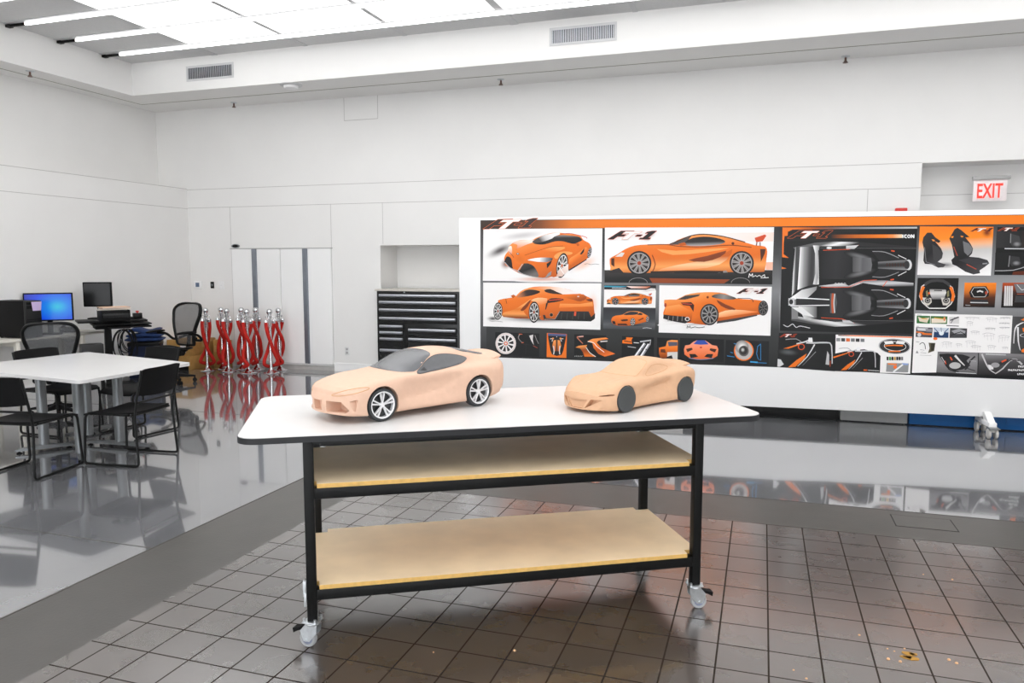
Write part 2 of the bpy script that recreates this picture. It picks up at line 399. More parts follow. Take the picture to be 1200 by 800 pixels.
# double cupboard doors in the back wall
DZ0, DZ1 = .075, 1.888
m = MB(); m.box((-8.10, WB - .006, .0), (-6.28, WB - .002, .075)); struct(m.build('trim_6', pmat('dark plinth', '#b5b3b0', .6), smooth=0))
for nm, x0, x1, hx in (('door_1', -8.10, -7.19, -7.665), ('door_2', -7.185, -6.28, -6.735)):
    d = MB().box((x0 + .005, WB - .025, DZ0), (x1 - .005, WB, DZ1), .002).build(nm, M_wall2, smooth=0); struct(d)
    MB().box((hx - .045, WB - .04, DZ0 + .03), (hx + .045, WB - .02, DZ1), .006).box((hx + .02, WB - .055, DZ0 + .03), (hx + .04, WB - .038, DZ1), .004).build('door_handle', pmat('grey pull channel', '#80858e', .35, .5), d)
m = MB(); m.box((-8.12, WB - .03, DZ1 + .003), (-6.26, WB, DZ1 + .014)); struct(m.build('trim_7', M_greypanel, smooth=0))
m = MB(); m.box((-8.10, WB - .035, .095), (-6.28, WB - .0, .1)); struct(m.build('trim_8', M_greypanel, smooth=0))
t = thing('door_plaque', 'small dark oval plaque above the left cupboard door', 'plaque', (-8.025, WB - .002, 1.938))
MB().prism([(.075 * math.cos(a * PI / 12), .032 * math.sin(a * PI / 12)) for a in range(24)], 0, .014, M=Matrix.Rotation(PI / 2, 4, 'X')).build('plate', M_greysteel, t)
MB().prism([(.055 * math.cos(a * PI / 12), .02 * math.sin(a * PI / 12)) for a in range(24)], .014, .018, M=Matrix.Rotation(PI / 2, 4, 'X')).build('badge', M_blk, t)
# wall fittings
t = thing('thermostat', 'white wall thermostat with a small blue-grey display beside the stanchions', 'thermostat', (-8.785, WB, 1.25))
MB().box((-.075, -.025, -.0), (.075, 0, .125), .006).build('body', M_white2, t)
MB().box((-.035, -.03, .03), (.035, -.024, .1), .002).build('display', pmat('grey lcd', '#5b6b86', .3), t)
t = thing('wall_switch', 'small dark wall switch right of the thermostat', 'switch', (-8.507, WB, 1.26))
MB().box((-.033, -.012, 0), (.033, 0, .105), .004).build('plate', M_blkm, t); MB().box((-.015, -.018, .03), (.015, -.011, .075), .003).build('rocker', M_greysteel, t)
t = thing('blank_cover_plate', 'white blank cover plate on the wall right of the dark switch', 'cover plate', (-8.33, WB, 1.245))
MB().box((-.05, -.008, 0), (.05, 0, .13), .003).build('plate', M_white2, t)
MB().lathe([(.006, 0), (.006, .004), (0, .004)], 8, M=Matrix.Translation((0, -.008, .065)) @ Matrix.Rotation(PI / 2, 4, 'X')).build('screw', M_zinc, t)
t = thing('wall_outlet', 'white power outlet low on the back wall between doors and black drawers', 'outlet', (-6.045, WB, .26))
MB().box((-.038, -.008, 0), (.038, 0, .125), .003).build('plate', pmat('ivory plate', '#dcdcdc', .4), t)
s = MB(); s.box((-.017, -.011, .018), (.017, -.007, .052), .003); s.box((-.017, -.011, .073), (.017, -.007, .107), .003); s.build('sockets', M_greypanel, t)
# exit sign in the recess
ey = WB + .45
pe0, pe1 = on_y(1141, 211, ey - .25), on_y(1179, 235, ey - .25)
t = thing('exit_sign', 'clear hanging panel sign with red EXIT letters in the wall recess', 'exit sign', ((pe0.x + pe1.x) / 2, ey - .25, pe1.z))
w, h = (pe1.x - pe0.x) / 2, pe0.z - pe1.z
MB().box((-w - .012, -.03, h), (w + .03, .03, h + .045), .004).box((-.02, .03, h + .01), (.02, .249, h + .035)).build('mounting_bracket', M_greypanel, t)
MB().box((-w, -.005, 0), (w, .005, h), .002).build('panel', pmat('frosted acrylic', '#eee4e4', .15), t)
M_exit = emat('red exit letters', '#ff2a1e', 1.2)
fc = bpy.data.curves.new('letters', 'FONT'); fc.body = 'EXIT'; fc.size = .26; fc.align_x = 'CENTER'; fc.extrude = .002; fc.offset = .004
fo = bpy.data.objects.new('letters', fc); C.objects.link(fo)
dg = bpy.context.evaluated_depsgraph_get(); me = bpy.data.meshes.new_from_object(fo.evaluated_get(dg)); bpy.data.objects.remove(fo)
xs = [v.co.x for v in me.vertices]; ys = [v.co.y for v in me.vertices]
for v in me.vertices:
    x = (v.co.x - min(xs)) / (max(xs) - min(xs)); yy = (v.co.y - min(ys)) / (max(ys) - min(ys))
    v.co = ((x - .5) * 2 * w * .76, -.0075 - v.co.z, h * (.14 + .68 * yy))
me.materials.clear(); me.materials.append(M_exit)
o = bpy.data.objects.new('letters', me); C.objects.link(o); o.parent = t
# red alarm on the wall, mostly hidden by the board
t = thing('fire_alarm', 'red fire alarm box on the wall just above the display board', 'fire alarm', (1.55, WB, 2.17))
MB().box((-.065, -.06, 0), (.065, 0, .15), .01).build('body', M_redpl, t)
MB().box((-.03, -.075, .09), (.03, -.058, .135), .006).build('strobe', M_redpl, t)
# floor access cover
hp = [on_z(1044, 605), on_z(1114, 609), on_z(1120, 623), on_z(1050, 616)]
hx0, hx1 = min(p.x for p in hp), max(p.x for p in hp); hy0, hy1 = min(p.y for p in hp), max(p.y for p in hp)
t = thing('floor_access_cover', 'rectangular dark floor access cover let into the grey band near the tiles', 'floor cover', ((hx0 + hx1) / 2, (hy0 + hy1) / 2, 0))
w, h = (hx1 - hx0) / 2, (hy1 - hy0) / 2
MB().box((-w, -h, 0), (w, h, .0012)).build('rim', pmat('black seam', '#22211f', .7), t, smooth=0)
MB().box((-w + .007, -h + .007, 0), (w - .007, h - .007, .0022)).build('plate', M_band, t, smooth=0)
# dried ochre spill and crumbs on the tiles
m = MB(); p = on_z(1065, 768)
for k in range(5):
    c = p + Vector((random.uniform(-.03, .03), random.uniform(-.025, .025), 0)); r = random.uniform(.008, .02)
    m.prism([(c.x + r * math.cos(a * PI / 5) * random.uniform(.7, 1.2) * 1.6, c.y + r * math.sin(a * PI / 5) * random.uniform(.7, 1.2)) for a in range(10)], 0, .0025)
props(m.build('clay_spill', pmat('ochre clay', '#a87b2a', .6, var=.2), smooth=0), 'small dried ochre clay spill on the tiles at the lower right', 'spill')
m = MB()
for (px, py) in ((1048, 763), (1041, 772), (1055, 775), (1112, 773), (1121, 777), (1007, 744), (1116, 679), (1082, 673), (603, 762), (508, 764), (1040, 760), (1060, 760), (930, 785), (945, 795)):
    p = on_z(px, py); r = random.uniform(.004, .008); m.lathe([(r, 0), (r * .8, r * .6), (0, r * .8)], 6, M=Matrix.Translation(p))
props(m.build('clay_crumbs', pmat('pale clay crumb', '#c9a078', .8), smooth=60), 'tiny pale clay crumbs scattered over the brown floor tiles', 'crumbs', kind='stuff')
# ================================================================= WORK TABLE
TA = math.radians(30.35)
TO = Vector((-1.803, 2.72, 0)); TL, TD, TZ = 1.78, .665, .937
t = thing('work_table', 'big white-topped rolling work table with black steel frame and two wooden shelves', 'table', TO, TA)
top = MB()
P = rrect(-.29, -.03, 2.115, 1.01, .085, 7)
top.prism(P, TZ - .028, TZ - .0025, 1); 
Pi = rrect(-.287, -.027, 2.112, 1.007, .083, 7)
top.prism(Pi, TZ - .0025, TZ, 0)
top.build('table_top', [M_white, M_edge], t, smooth=30)
LW = .021
legs = [(0, 0), (TL, 0), (TL, TD), (0, TD)]
for (x, y) in legs:
    MB().box((x - LW, y - LW, .122), (x + LW, y + LW, TZ - .029), .003).build('leg', M_blk, t)
def rails(name, z0, z1):
    for a in ((LW, -LW, TL - LW, LW), (LW, TD - LW, TL - LW, TD + LW)): MB().box((a[0], a[1], z0), (a[2], a[3], z1), .003).build(name, M_blk, t)
    for x in (0, TL): MB().box((x - LW, LW, z0), (x + LW, TD - LW, z1), .003).build(name, M_blk, t)
rails('top_rail', TZ - .05, TZ - .029); rails('shelf_rail', .66, .708); rails('shelf_rail', .215, .263)
def shelf(z):
    m = MB(); e = .004
    poly = [(-LW + e + .05, -LW), (TL - .05, -LW), (TL - .045, LW + e), (TL + LW, LW + e), (TL + LW, TD - LW - e), (TL - .05, TD - LW - e), (TL - .05, TD + LW), (.05, TD + LW), (.05, TD - LW - e), (-LW, TD - LW - e), (-LW, LW + e), (.03, LW + e)]
    m.prism(poly, z, z + .0185, 1); m.prism([(x, y) for x, y in poly], z + .0185, z + .0195, 0)
    m.build('shelf', [M_ply, M_plyedge], t, smooth=0)
shelf(.708); shelf(.263)
# small wire clips on the left legs
MB().box((-LW - .012, -.02, .19), (-LW, .02, .25), .003).box((-LW - .016, -.012, .23), (-LW, .012, .30), .003).build('latch', M_zinc, t)
def caster(parent, x, y, a, brake=True, R=.0375, htot=.122, braked=True):
    c = Matrix.Translation((x, y, 0)) @ rotz(a)
    off = -.022
    fk = MB()
    fk.box((-.034, -.034, htot - .007), (.034, .034, htot), .002, M=c)
    for sx in (-1, 1):
        for sy in (-1, 1): fk.cyl(c @ Vector((sx * .026, sy * .026, htot - .004)), c @ Vector((sx * .026, sy * .026, htot + .014)), .006, 8)
    fk.lathe([(0, htot - .02), (.03, htot - .02), (.034, htot - .012), (.03, htot - .006), (0, htot - .006)], 16, M=c)
    for s in (-1, 1):
        poly = [(-.026, htot - .016), (.03, htot - .016), (.026, .07), (off + .014, R - .008), (off - .014, R - .008), (off - .03, .075)]
        Mx = c @ Matrix.Translation((0, s * .019 + .0015, 0)) @ Matrix.Rotation(PI / 2, 4, 'X')
        fk.prism(poly, 0, .003, M=Mx)
    f = fk.build('caster', M_zinc, parent)
    Mw = c @ Matrix.Translation((off, -.013, R)) @ Matrix.Rotation(-PI / 2, 4, 'X')
    w = MB(); w.lathe([(.026, 0), (R - .003, 0), (R, .004), (R, .022), (R - .003, .026), (.026, .026)], 28, 0, Mw)
    w.lathe([(0, -.002), (.02, -.002), (.026, .001), (.026, .025), (.02, .028), (0, .028)], 20, 1, Mw)
    w.build('wheel', [M_rubber, pmat('bluish grey hub', '#8d93a8', .4)], f)
    MB().cyl(c @ Vector((off, -.026, R)), c @ Vector((off, .026, R)), .006, 10).build('axle', M_zinc, f)
    if braked:
        b = MB(); b.loft([[c @ Vector((px, py, pz)) for px, py, pz in ring] for ring in (
            [(-.03, -.012, .084), (-.03, .012, .084), (-.03, .012, .098), (-.03, -.012, .098)],
            [(-.065, -.016, .072), (-.065, .016, .072), (-.065, .016, .086), (-.065, -.016, .086)],
            [(-.085, -.02, .062), (-.085, .02, .062), (-.088, .02, .082), (-.088, -.02, .082)])])
        b.build('brake_pedal', M_blkm, f)
caster(t, 0, 0, math.radians(-28)); caster(t, TL, 0, math.radians(150 + 25))
caster(t, TL, TD, math.radians(200)); caster(t, 0, TD, math.radians(70))

# ================================================================= LEFT SIDE FURNITURE
# --- white meeting table
m4 = [Vector((-5.10, 4.57, 0)), Vector((-5.05, 5.76, 0)), Vector((-6.70, 6.13, 0)), Vector((-6.87, 4.80, 0))]
mo = Vector((-5.95, 5.3, 0))
t = thing('meeting_table', 'white meeting table with grey column legs in front of the mesh chairs', 'table', mo)
def roundpoly(pts, r, n=6):
    out = []; N = len(pts)
    for i in range(N):
        a, b, c = pts[i - 1], pts[i], pts[(i + 1) % N]
        p, q = b + (a - b).normalized() * r, b + (c - b).normalized() * r
        for k in range(n + 1):
            u = k / n; w = p * (1 - u) ** 2 + b * 2 * u * (1 - u) + q * u * u; out.append((w.x, w.y))
    return out
MB().prism(roundpoly([p - mo for p in m4], .06), .708, .735).build('table_top', M_white, t, smooth=30)
def post(px, py, rail, tip=False):
    b = on_z(px, py, .05) - mo
    MB().lathe([(.042, .05), (.042, .708)], 24, M=Matrix.Translation((b.x, b.y, 0))).box((b.x - .09, b.y - .06, .69), (b.x + .09, b.y + .06, .707), .004).build('leg', M_greysteel, t)
    a, c = rail[0] - mo, rail[1] - mo
    r = MB(); d = (c - a).normalized(); n = Vector((-d.y, d.x, 0))
    L = (c - a).length
    rings = []
    for k, (s, w, z0, z1) in enumerate(((0, .012, .02, .034), (.06, .024, .022, .046), (.3, .03, .026, .056), (L - .3, .03, .026, .056), (L - .06, .024, .022, .046), (L, .012, .02, .034))):
        q = a + d * s; rings.append([q + n * w + Vector((0, 0, z0)), q + n * w + Vector((0, 0, z1)), q - n * w + Vector((0, 0, z1)), q - n * w + Vector((0, 0, z0))])
    r.loft(rings)
    f = r.build('foot_rail', M_greysteel, t)
    for q in (a + d * .03, c - d * .03):
        MB().lathe([(.022, 0), (.022, .008), (.008, .014), (.008, .03)], 14, M=Matrix.Translation((q.x, q.y, 0))).build('levelling_foot', M_blkm, f)
P2 = on_z(95, 530, .05)
dirv = (on_z(95, 545) - P2); dirv.z = 0; dirv = dirv.normalized()
b2 = Vector((P2.x, P2.y, 0))
post(95, 530, (b2 + dirv * .15, b2 - dirv * .35))
post(52, 521, (on_z(18, 532), on_z(86, 524)))
post(141, 517, (on_z(103, 521), on_z(176, 526)))
post(104, 509, (on_z(97, 511), on_z(112, 507.5)))

# --- stacking sled chairs
def sled_chair():
    t = thing('stacking_chair', '', 'chair', (0, 0, 0), 0, 'black sled-base chairs at the meeting table')
    W, D = .235, .235      # half width, half depth; faces +Y
    seat = MB(); rings = []
    for k in range(9):
        y = -D + .02 + k * (2 * D) / 8; sag = -.012 * math.sin(PI * k / 8) - (.03 * max(0, (k - 6) / 2) ** 2)
        row = []
        for i in range(9):
            x = -W + .012 + i * (2 * W - .024) / 8; row.append((x, y, .452 + sag - .008 * math.sin(PI * i / 8)))
        rings.append(row)
    for side in (0, -.014):
        seat.loft([[(x, y, z + side) for x, y, z in r] for r in rings], closed=False)
    edge = [r[0] for r in rings] + rings[-1][1:] + [r[-1] for r in rings[::-1]][1:] + rings[0][::-1][1:-1]
    n = len(edge); seat.add(edge + [(x, y, z - .014) for x, y, z in edge], [(i, (i + 1) % n, n + (i + 1) % n, n + i) for i in range(n)])
    seat.build('seat', M_blkm, t)
    bk = MB(); rr = []
    for k in range(7):
        z = .575 + k * .235 / 6; row = []
        for i in range(13):
            u = -1 + 2 * i / 12
            zz = z
            if k == 0: zz += .018 * abs(u) ** 2
            if k == 6: zz -= .012 * max(0, abs(u) - .8) / .2
            row.append((u * (W + .002), -D - .035 - .055 * (k / 6) - .03 * (1 - u * u), zz))
        rr.append(row)
    for off in (0, .013): bk.loft([[(x, y + off, z) for x, y, z in r] for r in rr], closed=False)
    edge = [r[0] for r in rr] + rr[-1][1:] + [r[-1] for r in rr[::-1]][1:] + rr[0][::-1][1:-1]
    n = len(edge); bk.add(edge + [(x, y + .013, z) for x, y, z in edge], [(i, (i + 1) % n, n + (i + 1) % n, n + i) for i in range(n)])
    bk.build('backrest', M_blkm, t)
    for s in (-1, 1):
        x = s * W
        path = fillet([(x, -D + .05, .43), (x, D - .03, .43), (x, D - .005, .40), (x + s * .012, D + .015, .012), (x + s * .012, -D - .03, .012), (x, -D + .0, .42), (x, -D - .03, .575), (x, -D - .085, .80)], .035)
        MB().tube(path, .0105, 8).build('side_frame', M_blk, t)
    for y, z in ((-D + .03, .425), (D - .06, .425), (-D - .035, .535)):
        MB().tube([(-W, y, z), (W, y, z)], .0095, 8).build('cross_bar', M_blk, t)
    return t
ch = sled_chair()
ch.location = (-5.515, 4.46, 0); ch.rotation_euler = (0, 0, math.radians(9)); ch['label'] = 'black chair seen from behind at the left picture edge, near side of the white table'
dup(ch, (-5.06, 5.01, 0), math.radians(96), 'black chair fully in view at the near right end of the white table')
dup(ch, (-6.56, 5.66, 0), math.radians(-92), 'black chair tucked under the far left of the white table, below the computer tower')
dup(ch, (-5.83, 5.88, 0), math.radians(172), 'black chair tucked under the far right of the white table, below the blue cloth')

# --- mesh office chairs
def office_chair(label):
    t = thing('office_chair', label, 'chair', (0, 0, 0), 0, 'mesh office chairs'); S = 1.0
    b = MB()
    for k in range(5):
        a = 2 * PI * k / 5 + .3; d = Vector((math.cos(a), math.sin(a), 0)); n = Vector((-d.y, d.x, 0)); rings = []
        for s, w, z0, z1 in ((.03, .034, .085, .15), (.15, .03, .085, .125), (.32, .018, .075, .098)):
            q = d * s; rings.append([q + n * w + Vector((0, 0, z0)), q + n * w * .7 + Vector((0, 0, z1)), q - n * w * .7 + Vector((0, 0, z1)), q - n * w + Vector((0, 0, z0))])
        b.loft(rings)
    b.lathe([(.05, .08), (.05, .15), (.03, .17), (.03, .40), (.045, .42)], 18)
    b.build('star_base', M_blkm, t)
    for k in range(5):
        a = 2 * PI * k / 5 + .3; d = Vector((math.cos(a), math.sin(a), 0)); n = Vector((-d.y, d.x, 0)); q = d * .31
        c = MB()
        for s in (-1, 1):
            p = q + n * (.017 * s) + Vector((0, 0, .03)); c.cyl(p - n * .009, p + n * .009, .03, 16)
        c.cyl(q + Vector((0, 0, .045)), q + Vector((0, 0, .09)), .012, 8)
        c.build('caster', M_blkm, t)
    # tilt mechanism
    MB().box((-.09, -.2, .40), (.09, .12, .47), .025).cyl((-.16, .0, .43), (.16, .0, .43), .02, 10).cyl((-.2, -.05, .44), (-.2, .01, .44), .04, 14).build('tilt_mechanism', M_blkm, t)
    # seat frame + mesh
    def seat_pt(u, v):   # u -1..1 across, v -1..1 back to front
        return Vector((u * (.27 - .03 * max(0, -v)), v * .24, .50 - .02 * (1 - u * u) * (1 - .5 * v) - .05 * max(0, v - .55) ** 2 * 4 + .012 * abs(u)))
    out = []
    for k in range(48):
        a = 2 * PI * k / 48; c, s = math.cos(a), math.sin(a)
        e = lambda z: math.copysign(abs(z) ** .55, z); out.append(seat_pt(e(c), e(s)))
    MB().tube(out, .021, 8, closed=True, flat=.7).build('seat_frame', M_blk, t)
    g = MB(); rows = [[out[i] * 0 + Vector((0, 0, 0)) for i in range(48)] for _ in range(5)]
    cen = seat_pt(0, 0)
    for j in range(5):
        f = j / 4
        for i in range(48):
            p = out[i]; q = Vector((cen.x + (p.x - cen.x) * f, cen.y + (p.y - cen.y) * f, 0)); q.z = cen.z - .01 + (p.z - cen.z + .01) * f * f; rows[j][i] = q
    g.loft(rows[1:], caps=False); g.add([r for r in rows[1]], [tuple(range(48))]); g.build('seat_mesh', M_mesh, t)
    # back frame + mesh
    half = [(0, 1.13), (.12, 1.128), (.215, 1.105), (.265, 1.05), (.272, .98), (.255, .90), (.225, .80), (.195, .70), (.178, .61), (.17, .545), (.13, .525), (0, .52)]
    ol = spline([(x, z) + (0,) for x, z in half], 4); ol = [(p.x, p.y) for p in ol]
    full = ol + [(-x, z) for x, z in ol[::-1][1:-1]]
    def bk(x, z): return Vector((x, -.26 - .10 * (max(0, z - .52) / .6) ** 1.3 - .035 * math.sin(PI * min(1, max(0, (z - .5) / .45))) * -1 - .05 + .9 * x * x, z))
    pts = [bk(x, z) for x, z in full]
    MB().tube(pts, [.017 + .010 * min(1, abs(x) / .2) for x, z in full], 8, closed=True, flat=.75).build('back_frame', M_blk, t)
    g = MB(); L = len(full); cz = .84; rows = []
    for j in range(1, 7):
        f = j / 6; rows.append([bk(x * f, cz + (z - cz) * f) for x, z in full])
    g.loft(rows, caps=False); g.add(rows[0], [tuple(range(L))]); g.build('back_mesh', M_mesh, t)
    MB().tube(spline([bk(-.16, .68) + Vector((0, -.035, 0)), bk(-.08, .70) + Vector((0, -.055, 0)), bk(.08, .70) + Vector((0, -.055, 0)), bk(.16, .68) + Vector((0, -.035, 0))], 5), .022, 8, flat=.5).build('lumbar_pad', M_blkm, t)
    MB().tube(fillet([(0, -.14, .44), (0, -.30, .45), (0, -.335, .60), (0, -.33, .68)], .06), .026, 8).tube(spline([(-.175, -.315, .62), (-.08, -.35, .66), (0, -.355, .67), (.08, -.35, .66), (.175, -.315, .62)], 4), .018, 8).build('back_support', M_blk, t)
    for s in (-1, 1):
        ar = MB(); ar.tube(fillet([(s * .19, -.30, .60), (s * .31, -.31, .60), (s * .325, -.22, .69), (s * .325, -.06, .715)], .07), .019, 8)
        a = ar.build('armrest', M_blk, t)
        pr = spline([(s * .325, -.17, .735), (s * .33, -.05, .738), (s * .32, .06, .735), (s * .30, .13, .725)], 5)
        n = len(pr); MB().tube(pr, [.03 + .016 * math.sin(PI * min(1, (k + 1) / n)) for k in range(n)], 12, flat=.42).build('arm_pad', M_blkm, a)
    return t
oc = office_chair('grey mesh office chair with black frame seen from behind, before the blue monitor')
p = at_depth(63.5, 400, 8.25); oc.location = (p.x, p.y, 0); oc.rotation_euler = (0, 0, math.radians(44)); oc.scale = (.92, .92, .92)
p = at_depth(199, 400, 10.55); oc2 = dup(oc, (p.x, p.y, 0), math.radians(172), 'grey mesh office chair turned sideways beside the stanchions, facing the black workstation'); oc2.scale = (.97, .97, .97)

# --- long beige desk along the left wall
dx0, dx1, dy0, dy1 = WL + .02, -8.47, 5.75, 8.12
t = thing('wall_desk', 'long pale desk along the left wall carrying the tower and the blue monitor', 'desk', ((dx0 + dx1) / 2, (dy0 + dy1) / 2, 0))
hx, hy = (dx1 - dx0) / 2, (dy1 - dy0) / 2
MB().box((-hx, -hy, .722), (hx, hy, .75), .005).build('desk_top', M_beige, t)
for yy in (-hy + 1.02, hy - .42, -hy + .1):
    MB().box((hx - .06, yy - .025, .0), (hx - .01, yy + .025, .722), .004).box((-hx + .02, yy - .025, .0), (-hx + .07, yy + .025, .722), .004).box((-hx + .03, yy - .02, .66), (hx - .02, yy + .02, .72), .003).box((-hx, yy - .03, 0), (hx, yy + .03, .03), .004).build('leg', M_beige, t)
# tower
t = thing('computer_tower', 'black computer tower standing on the pale desk at the left edge', 'computer', (-8.66, 6.96, .75))
MB().box((-.25, -.11, .012), (.20, .11, .46), .008).box((-.06, -.113, .33), (-.02, -.109, .35), .001).build('case', M_blkm, t)
fr = MB().box((.20, -.11, .012), (.228, .11, .46), .008).build('front_panel', M_blk2, t)
s = MB()
for k in range(9): s.box((.228, -.09, .05 + k * .022), (.231, .09, .058 + k * .022))
s.box((.228, -.09, .36), (.233, .09, .40), .001); s.box((.228, -.09, .41), (.233, .09, .44), .001); s.build('vent_slats', M_blkm, fr, smooth=0)
f = MB()
for x in (-.2, .15):
    for y in (-.09, .09): f.cyl((x, y, 0), (x, y, .014), .016, 10)
f.build('feet', M_blkm, t)
o = MB().prism([(-.055, 0), (.055, 0), (.07, .11), (-.07, .11)], 0, .0015, M=Matrix.Translation((-8.4245, 7.0, 1.085)) @ Matrix.Rotation(PI / 2, 4, 'Z') @ Matrix.Rotation(PI / 2, 4, 'X')).build('sticky_note', M_lilac, smooth=0)
props(o, 'small lilac paper note stuck on the front of the black computer tower', 'note')
# monitors
def screen_mat():
    m = bpy.data.materials.new('blue desktop screen'); m.use_nodes = True; nt = m.node_tree; b = nt.nodes['Principled BSDF']; L = nt.links.new
    tc = nt.nodes.new('ShaderNodeTexCoord'); mp = nt.nodes.new('ShaderNodeMapping'); mp.inputs['Location'].default_value = (-.24, 0, -1.18); mp.inputs['Scale'].default_value = (2.4, 0, 3.3)
    gr = nt.nodes.new('ShaderNodeTexGradient'); gr.gradient_type = 'SPHERICAL'
    L(tc.outputs['Object'], mp.inputs['Vector']); L(mp.outputs['Vector'], gr.inputs['Vector'])
    r = nt.nodes.new('ShaderNodeValToRGB'); e = r.color_ramp.elements
    e[0].color = (*lin('#06168f'), 1); e[1].color = (*lin('#19b4cf'), 1); r.color_ramp.elements.new(.35).color = (*lin('#0a3fd0'), 1); r.color_ramp.elements.new(.7).color = (*lin('#0a78d6'), 1)
    L(gr.outputs['Fac'], r.inputs['Fac']); L(r.outputs['Color'], b.inputs['Emission Color']); b.inputs['Emission Strength'].default_value = 1.0
    b.inputs['Base Color'].default_value = (.01, .01, .02, 1); b.inputs['Roughness'].default_value = .3
    return m
def monitor(name, label, loc, a, w, h, zb, mat, group):
    t = thing(name, label, 'monitor', loc, a, group)
    MB().box((-w / 2, 0, zb), (w / 2, .045, zb + h), .006).box((-w * .3, .04, zb + h * .2), (w * .3, .075, zb + h * .8), .015).build('housing', M_blkm, t)
    MB().box((-w / 2 + .016, -.002, zb + .018), (w / 2 - .016, .002, zb + h - .016)).build('screen', mat, t, smooth=0)
    MB().box((-.03, .05, .01), (.03, .085, zb + h * .45), .006).build('stand_neck', M_blkm, t)
    MB().prism(rrect(-.13, -.06, .13, .16, .04), 0, .014).build('stand_base', M_blkm, t)
    return t
p = on_z(58, 392, .75)
mp_ = at_depth(58, 380, 9.75)
monitor('computer_monitor', 'wide monitor with a glowing blue desktop behind the black tower', (mp_.x, mp_.y, .75), math.radians(42), .55, .36, .175, screen_mat(), None)
# black workstation
A0, A1 = on_z(91, 377, .915), on_z(173, 374, .915)
ax = (A1 - A0).normalized(); an = Vector((-ax.y, ax.x, 0)); wa = math.atan2(ax.y, ax.x); wl = (A1 - A0).length
wo = (A0 + A1) / 2 + an * .22
t = thing('workstation_desk', 'black adjustable workstation table loaded with a printer and small screen', 'desk', (wo.x, wo.y, 0), wa)
MB().box((-wl / 2, -.22, .89), (wl / 2, .26, .915), .006).build('desk_top', M_blk, t)
MB().box((-wl / 2 + .16, -.30, .855), (wl / 2 + .04, .1, .872), .005).build('keyboard_tray', M_blk, t)
MB().box((-wl / 2 + .34, -.34, .82), (wl / 2 + .03, .02, .84), .005).build('lower_tray', M_blkm, t)
MB().box((-wl / 2 + .2, -.18, .80), (wl / 2 - .2, .2, .89), .01).build('apron', M_blkm, t)
lx = -.05
MB().loft([[(lx - .05, -.06, .05), (lx + .05, -.06, .05), (lx + .05, .06, .05), (lx - .05, .06, .05)], [(lx - .04, -.04, .8), (lx + .04, -.04, .8), (lx + .04, .06, .8), (lx - .04, .06, .8)]]).box((lx - .06, -.26, 0), (lx + .3, .2, .05), .01).build('leg', M_blk, t)
def wpt(x, y, z): return Matrix.Translation((wo.x, wo.y, 0)) @ rotz(wa) @ Vector((x, y, z))
wz = .915
p = on_z(128, 376.5, wz)
t = thing('printer', 'small black printer box under a pile of papers on the black workstation', 'printer', (p.x - .02, p.y + .1, wz), wa + .1)
MB().box((-.17, -.13, .005), (.17, .15, .145), .008).build('body', M_blkm, t)
MB().box((-.15, -.134, .05), (.15, -.128, .1), .002).build('paper_slot', M_blk2, t)
MB().box((-.16, -.12, 0), (-.13, -.09, .006)).box((.13, -.12, 0), (.16, -.09, .006)).build('feet', M_blkm, t)
pb = Vector((p.x - .02, p.y + .1, wz + .145))
for k in range(6):
    o = MB().prism(rrect(-.17, -.12, .17, .13, .004, 2), 0, .0035 if k < 5 else .008, M=Matrix.Translation(pb + Vector((random.uniform(-.015, .03), random.uniform(-.02, .02), .001 + k * .006))) @ rotz(wa + .1 + random.uniform(-.15, .15))).build('paper_sheet', pmat('paper stack tint %d' % k, random.choice(['#e9e4dc', '#e6d6c8', '#efe9e2', '#d9b59b']), .7), smooth=0)
    props(o, 'loose paper sheet in the untidy pile on top of the black printer', 'paper', 'papers on the printer')
p2 = on_z(118, 375, wz)
q = p2 + an * .28
monitor('small_monitor', 'small dark switched-off monitor standing behind the black printer', (q.x, q.y, wz), math.radians(26), .36, .33, .165, M_blk2, None)
p = on_z(162.5, 373.5, wz) + an * .1
t = thing('stop_button_box', 'small black box with a red push button at the right end of the black workstation', 'button box', (p.x, p.y, wz), wa)
MB().box((-.055, -.045, 0), (.055, .045, .075), .004).build('enclosure', M_blk, t)
MB().lathe([(.012, .075), (.012, .085), (.022, .088), (.022, .1), (.015, .106), (0, .108)], 16).build('red_button', M_redpl, t)
p = on_z(154, 374, wz) + an * .06
t = thing('computer_mouse', 'black computer mouse beside the red button box', 'mouse', (p.x, p.y, wz), wa)
MB().loft([[(x * .032 * s, y, z) for x, z in ((-1, 0), (-.9, zz * .7), (0, zz), (.9, zz * .7), (1, 0))] for y, s, zz in ((-.055, .5, .012), (-.04, .9, .03), (0, 1, .038), (.04, .9, .026), (.055, .5, .01))]).build('body', M_blkm, t)
MB().cyl((-.004, -.03, .031), (.004, -.03, .031), .008, 10).build('scroll_wheel', M_greysteel, t)
# cable loops hanging from the tray
cb = wpt(.12, -.30, .80)
m = MB()
for k in range(9):
    r = random.uniform(.10, .17); ang = wa + random.uniform(-.5, .5); tilt = random.uniform(-.25, .25); cx = cb + Vector((math.cos(wa) * random.uniform(-.06, .06), math.sin(wa) * random.uniform(-.06, .06), -r * 1.35))
    m.tube([cx + Vector((math.cos(ang) * r * .75 * math.cos(a), math.sin(ang) * r * .75 * math.cos(a), r * 1.35 * math.sin(a) + tilt * r * math.cos(a) * .6)) for a in [2 * PI * i / 28 for i in range(28)]], .006, 6, closed=True)
props(m.build('cable_bundle', M_blkm), 'bundle of looped black cables hanging under the black workstation', 'cables')
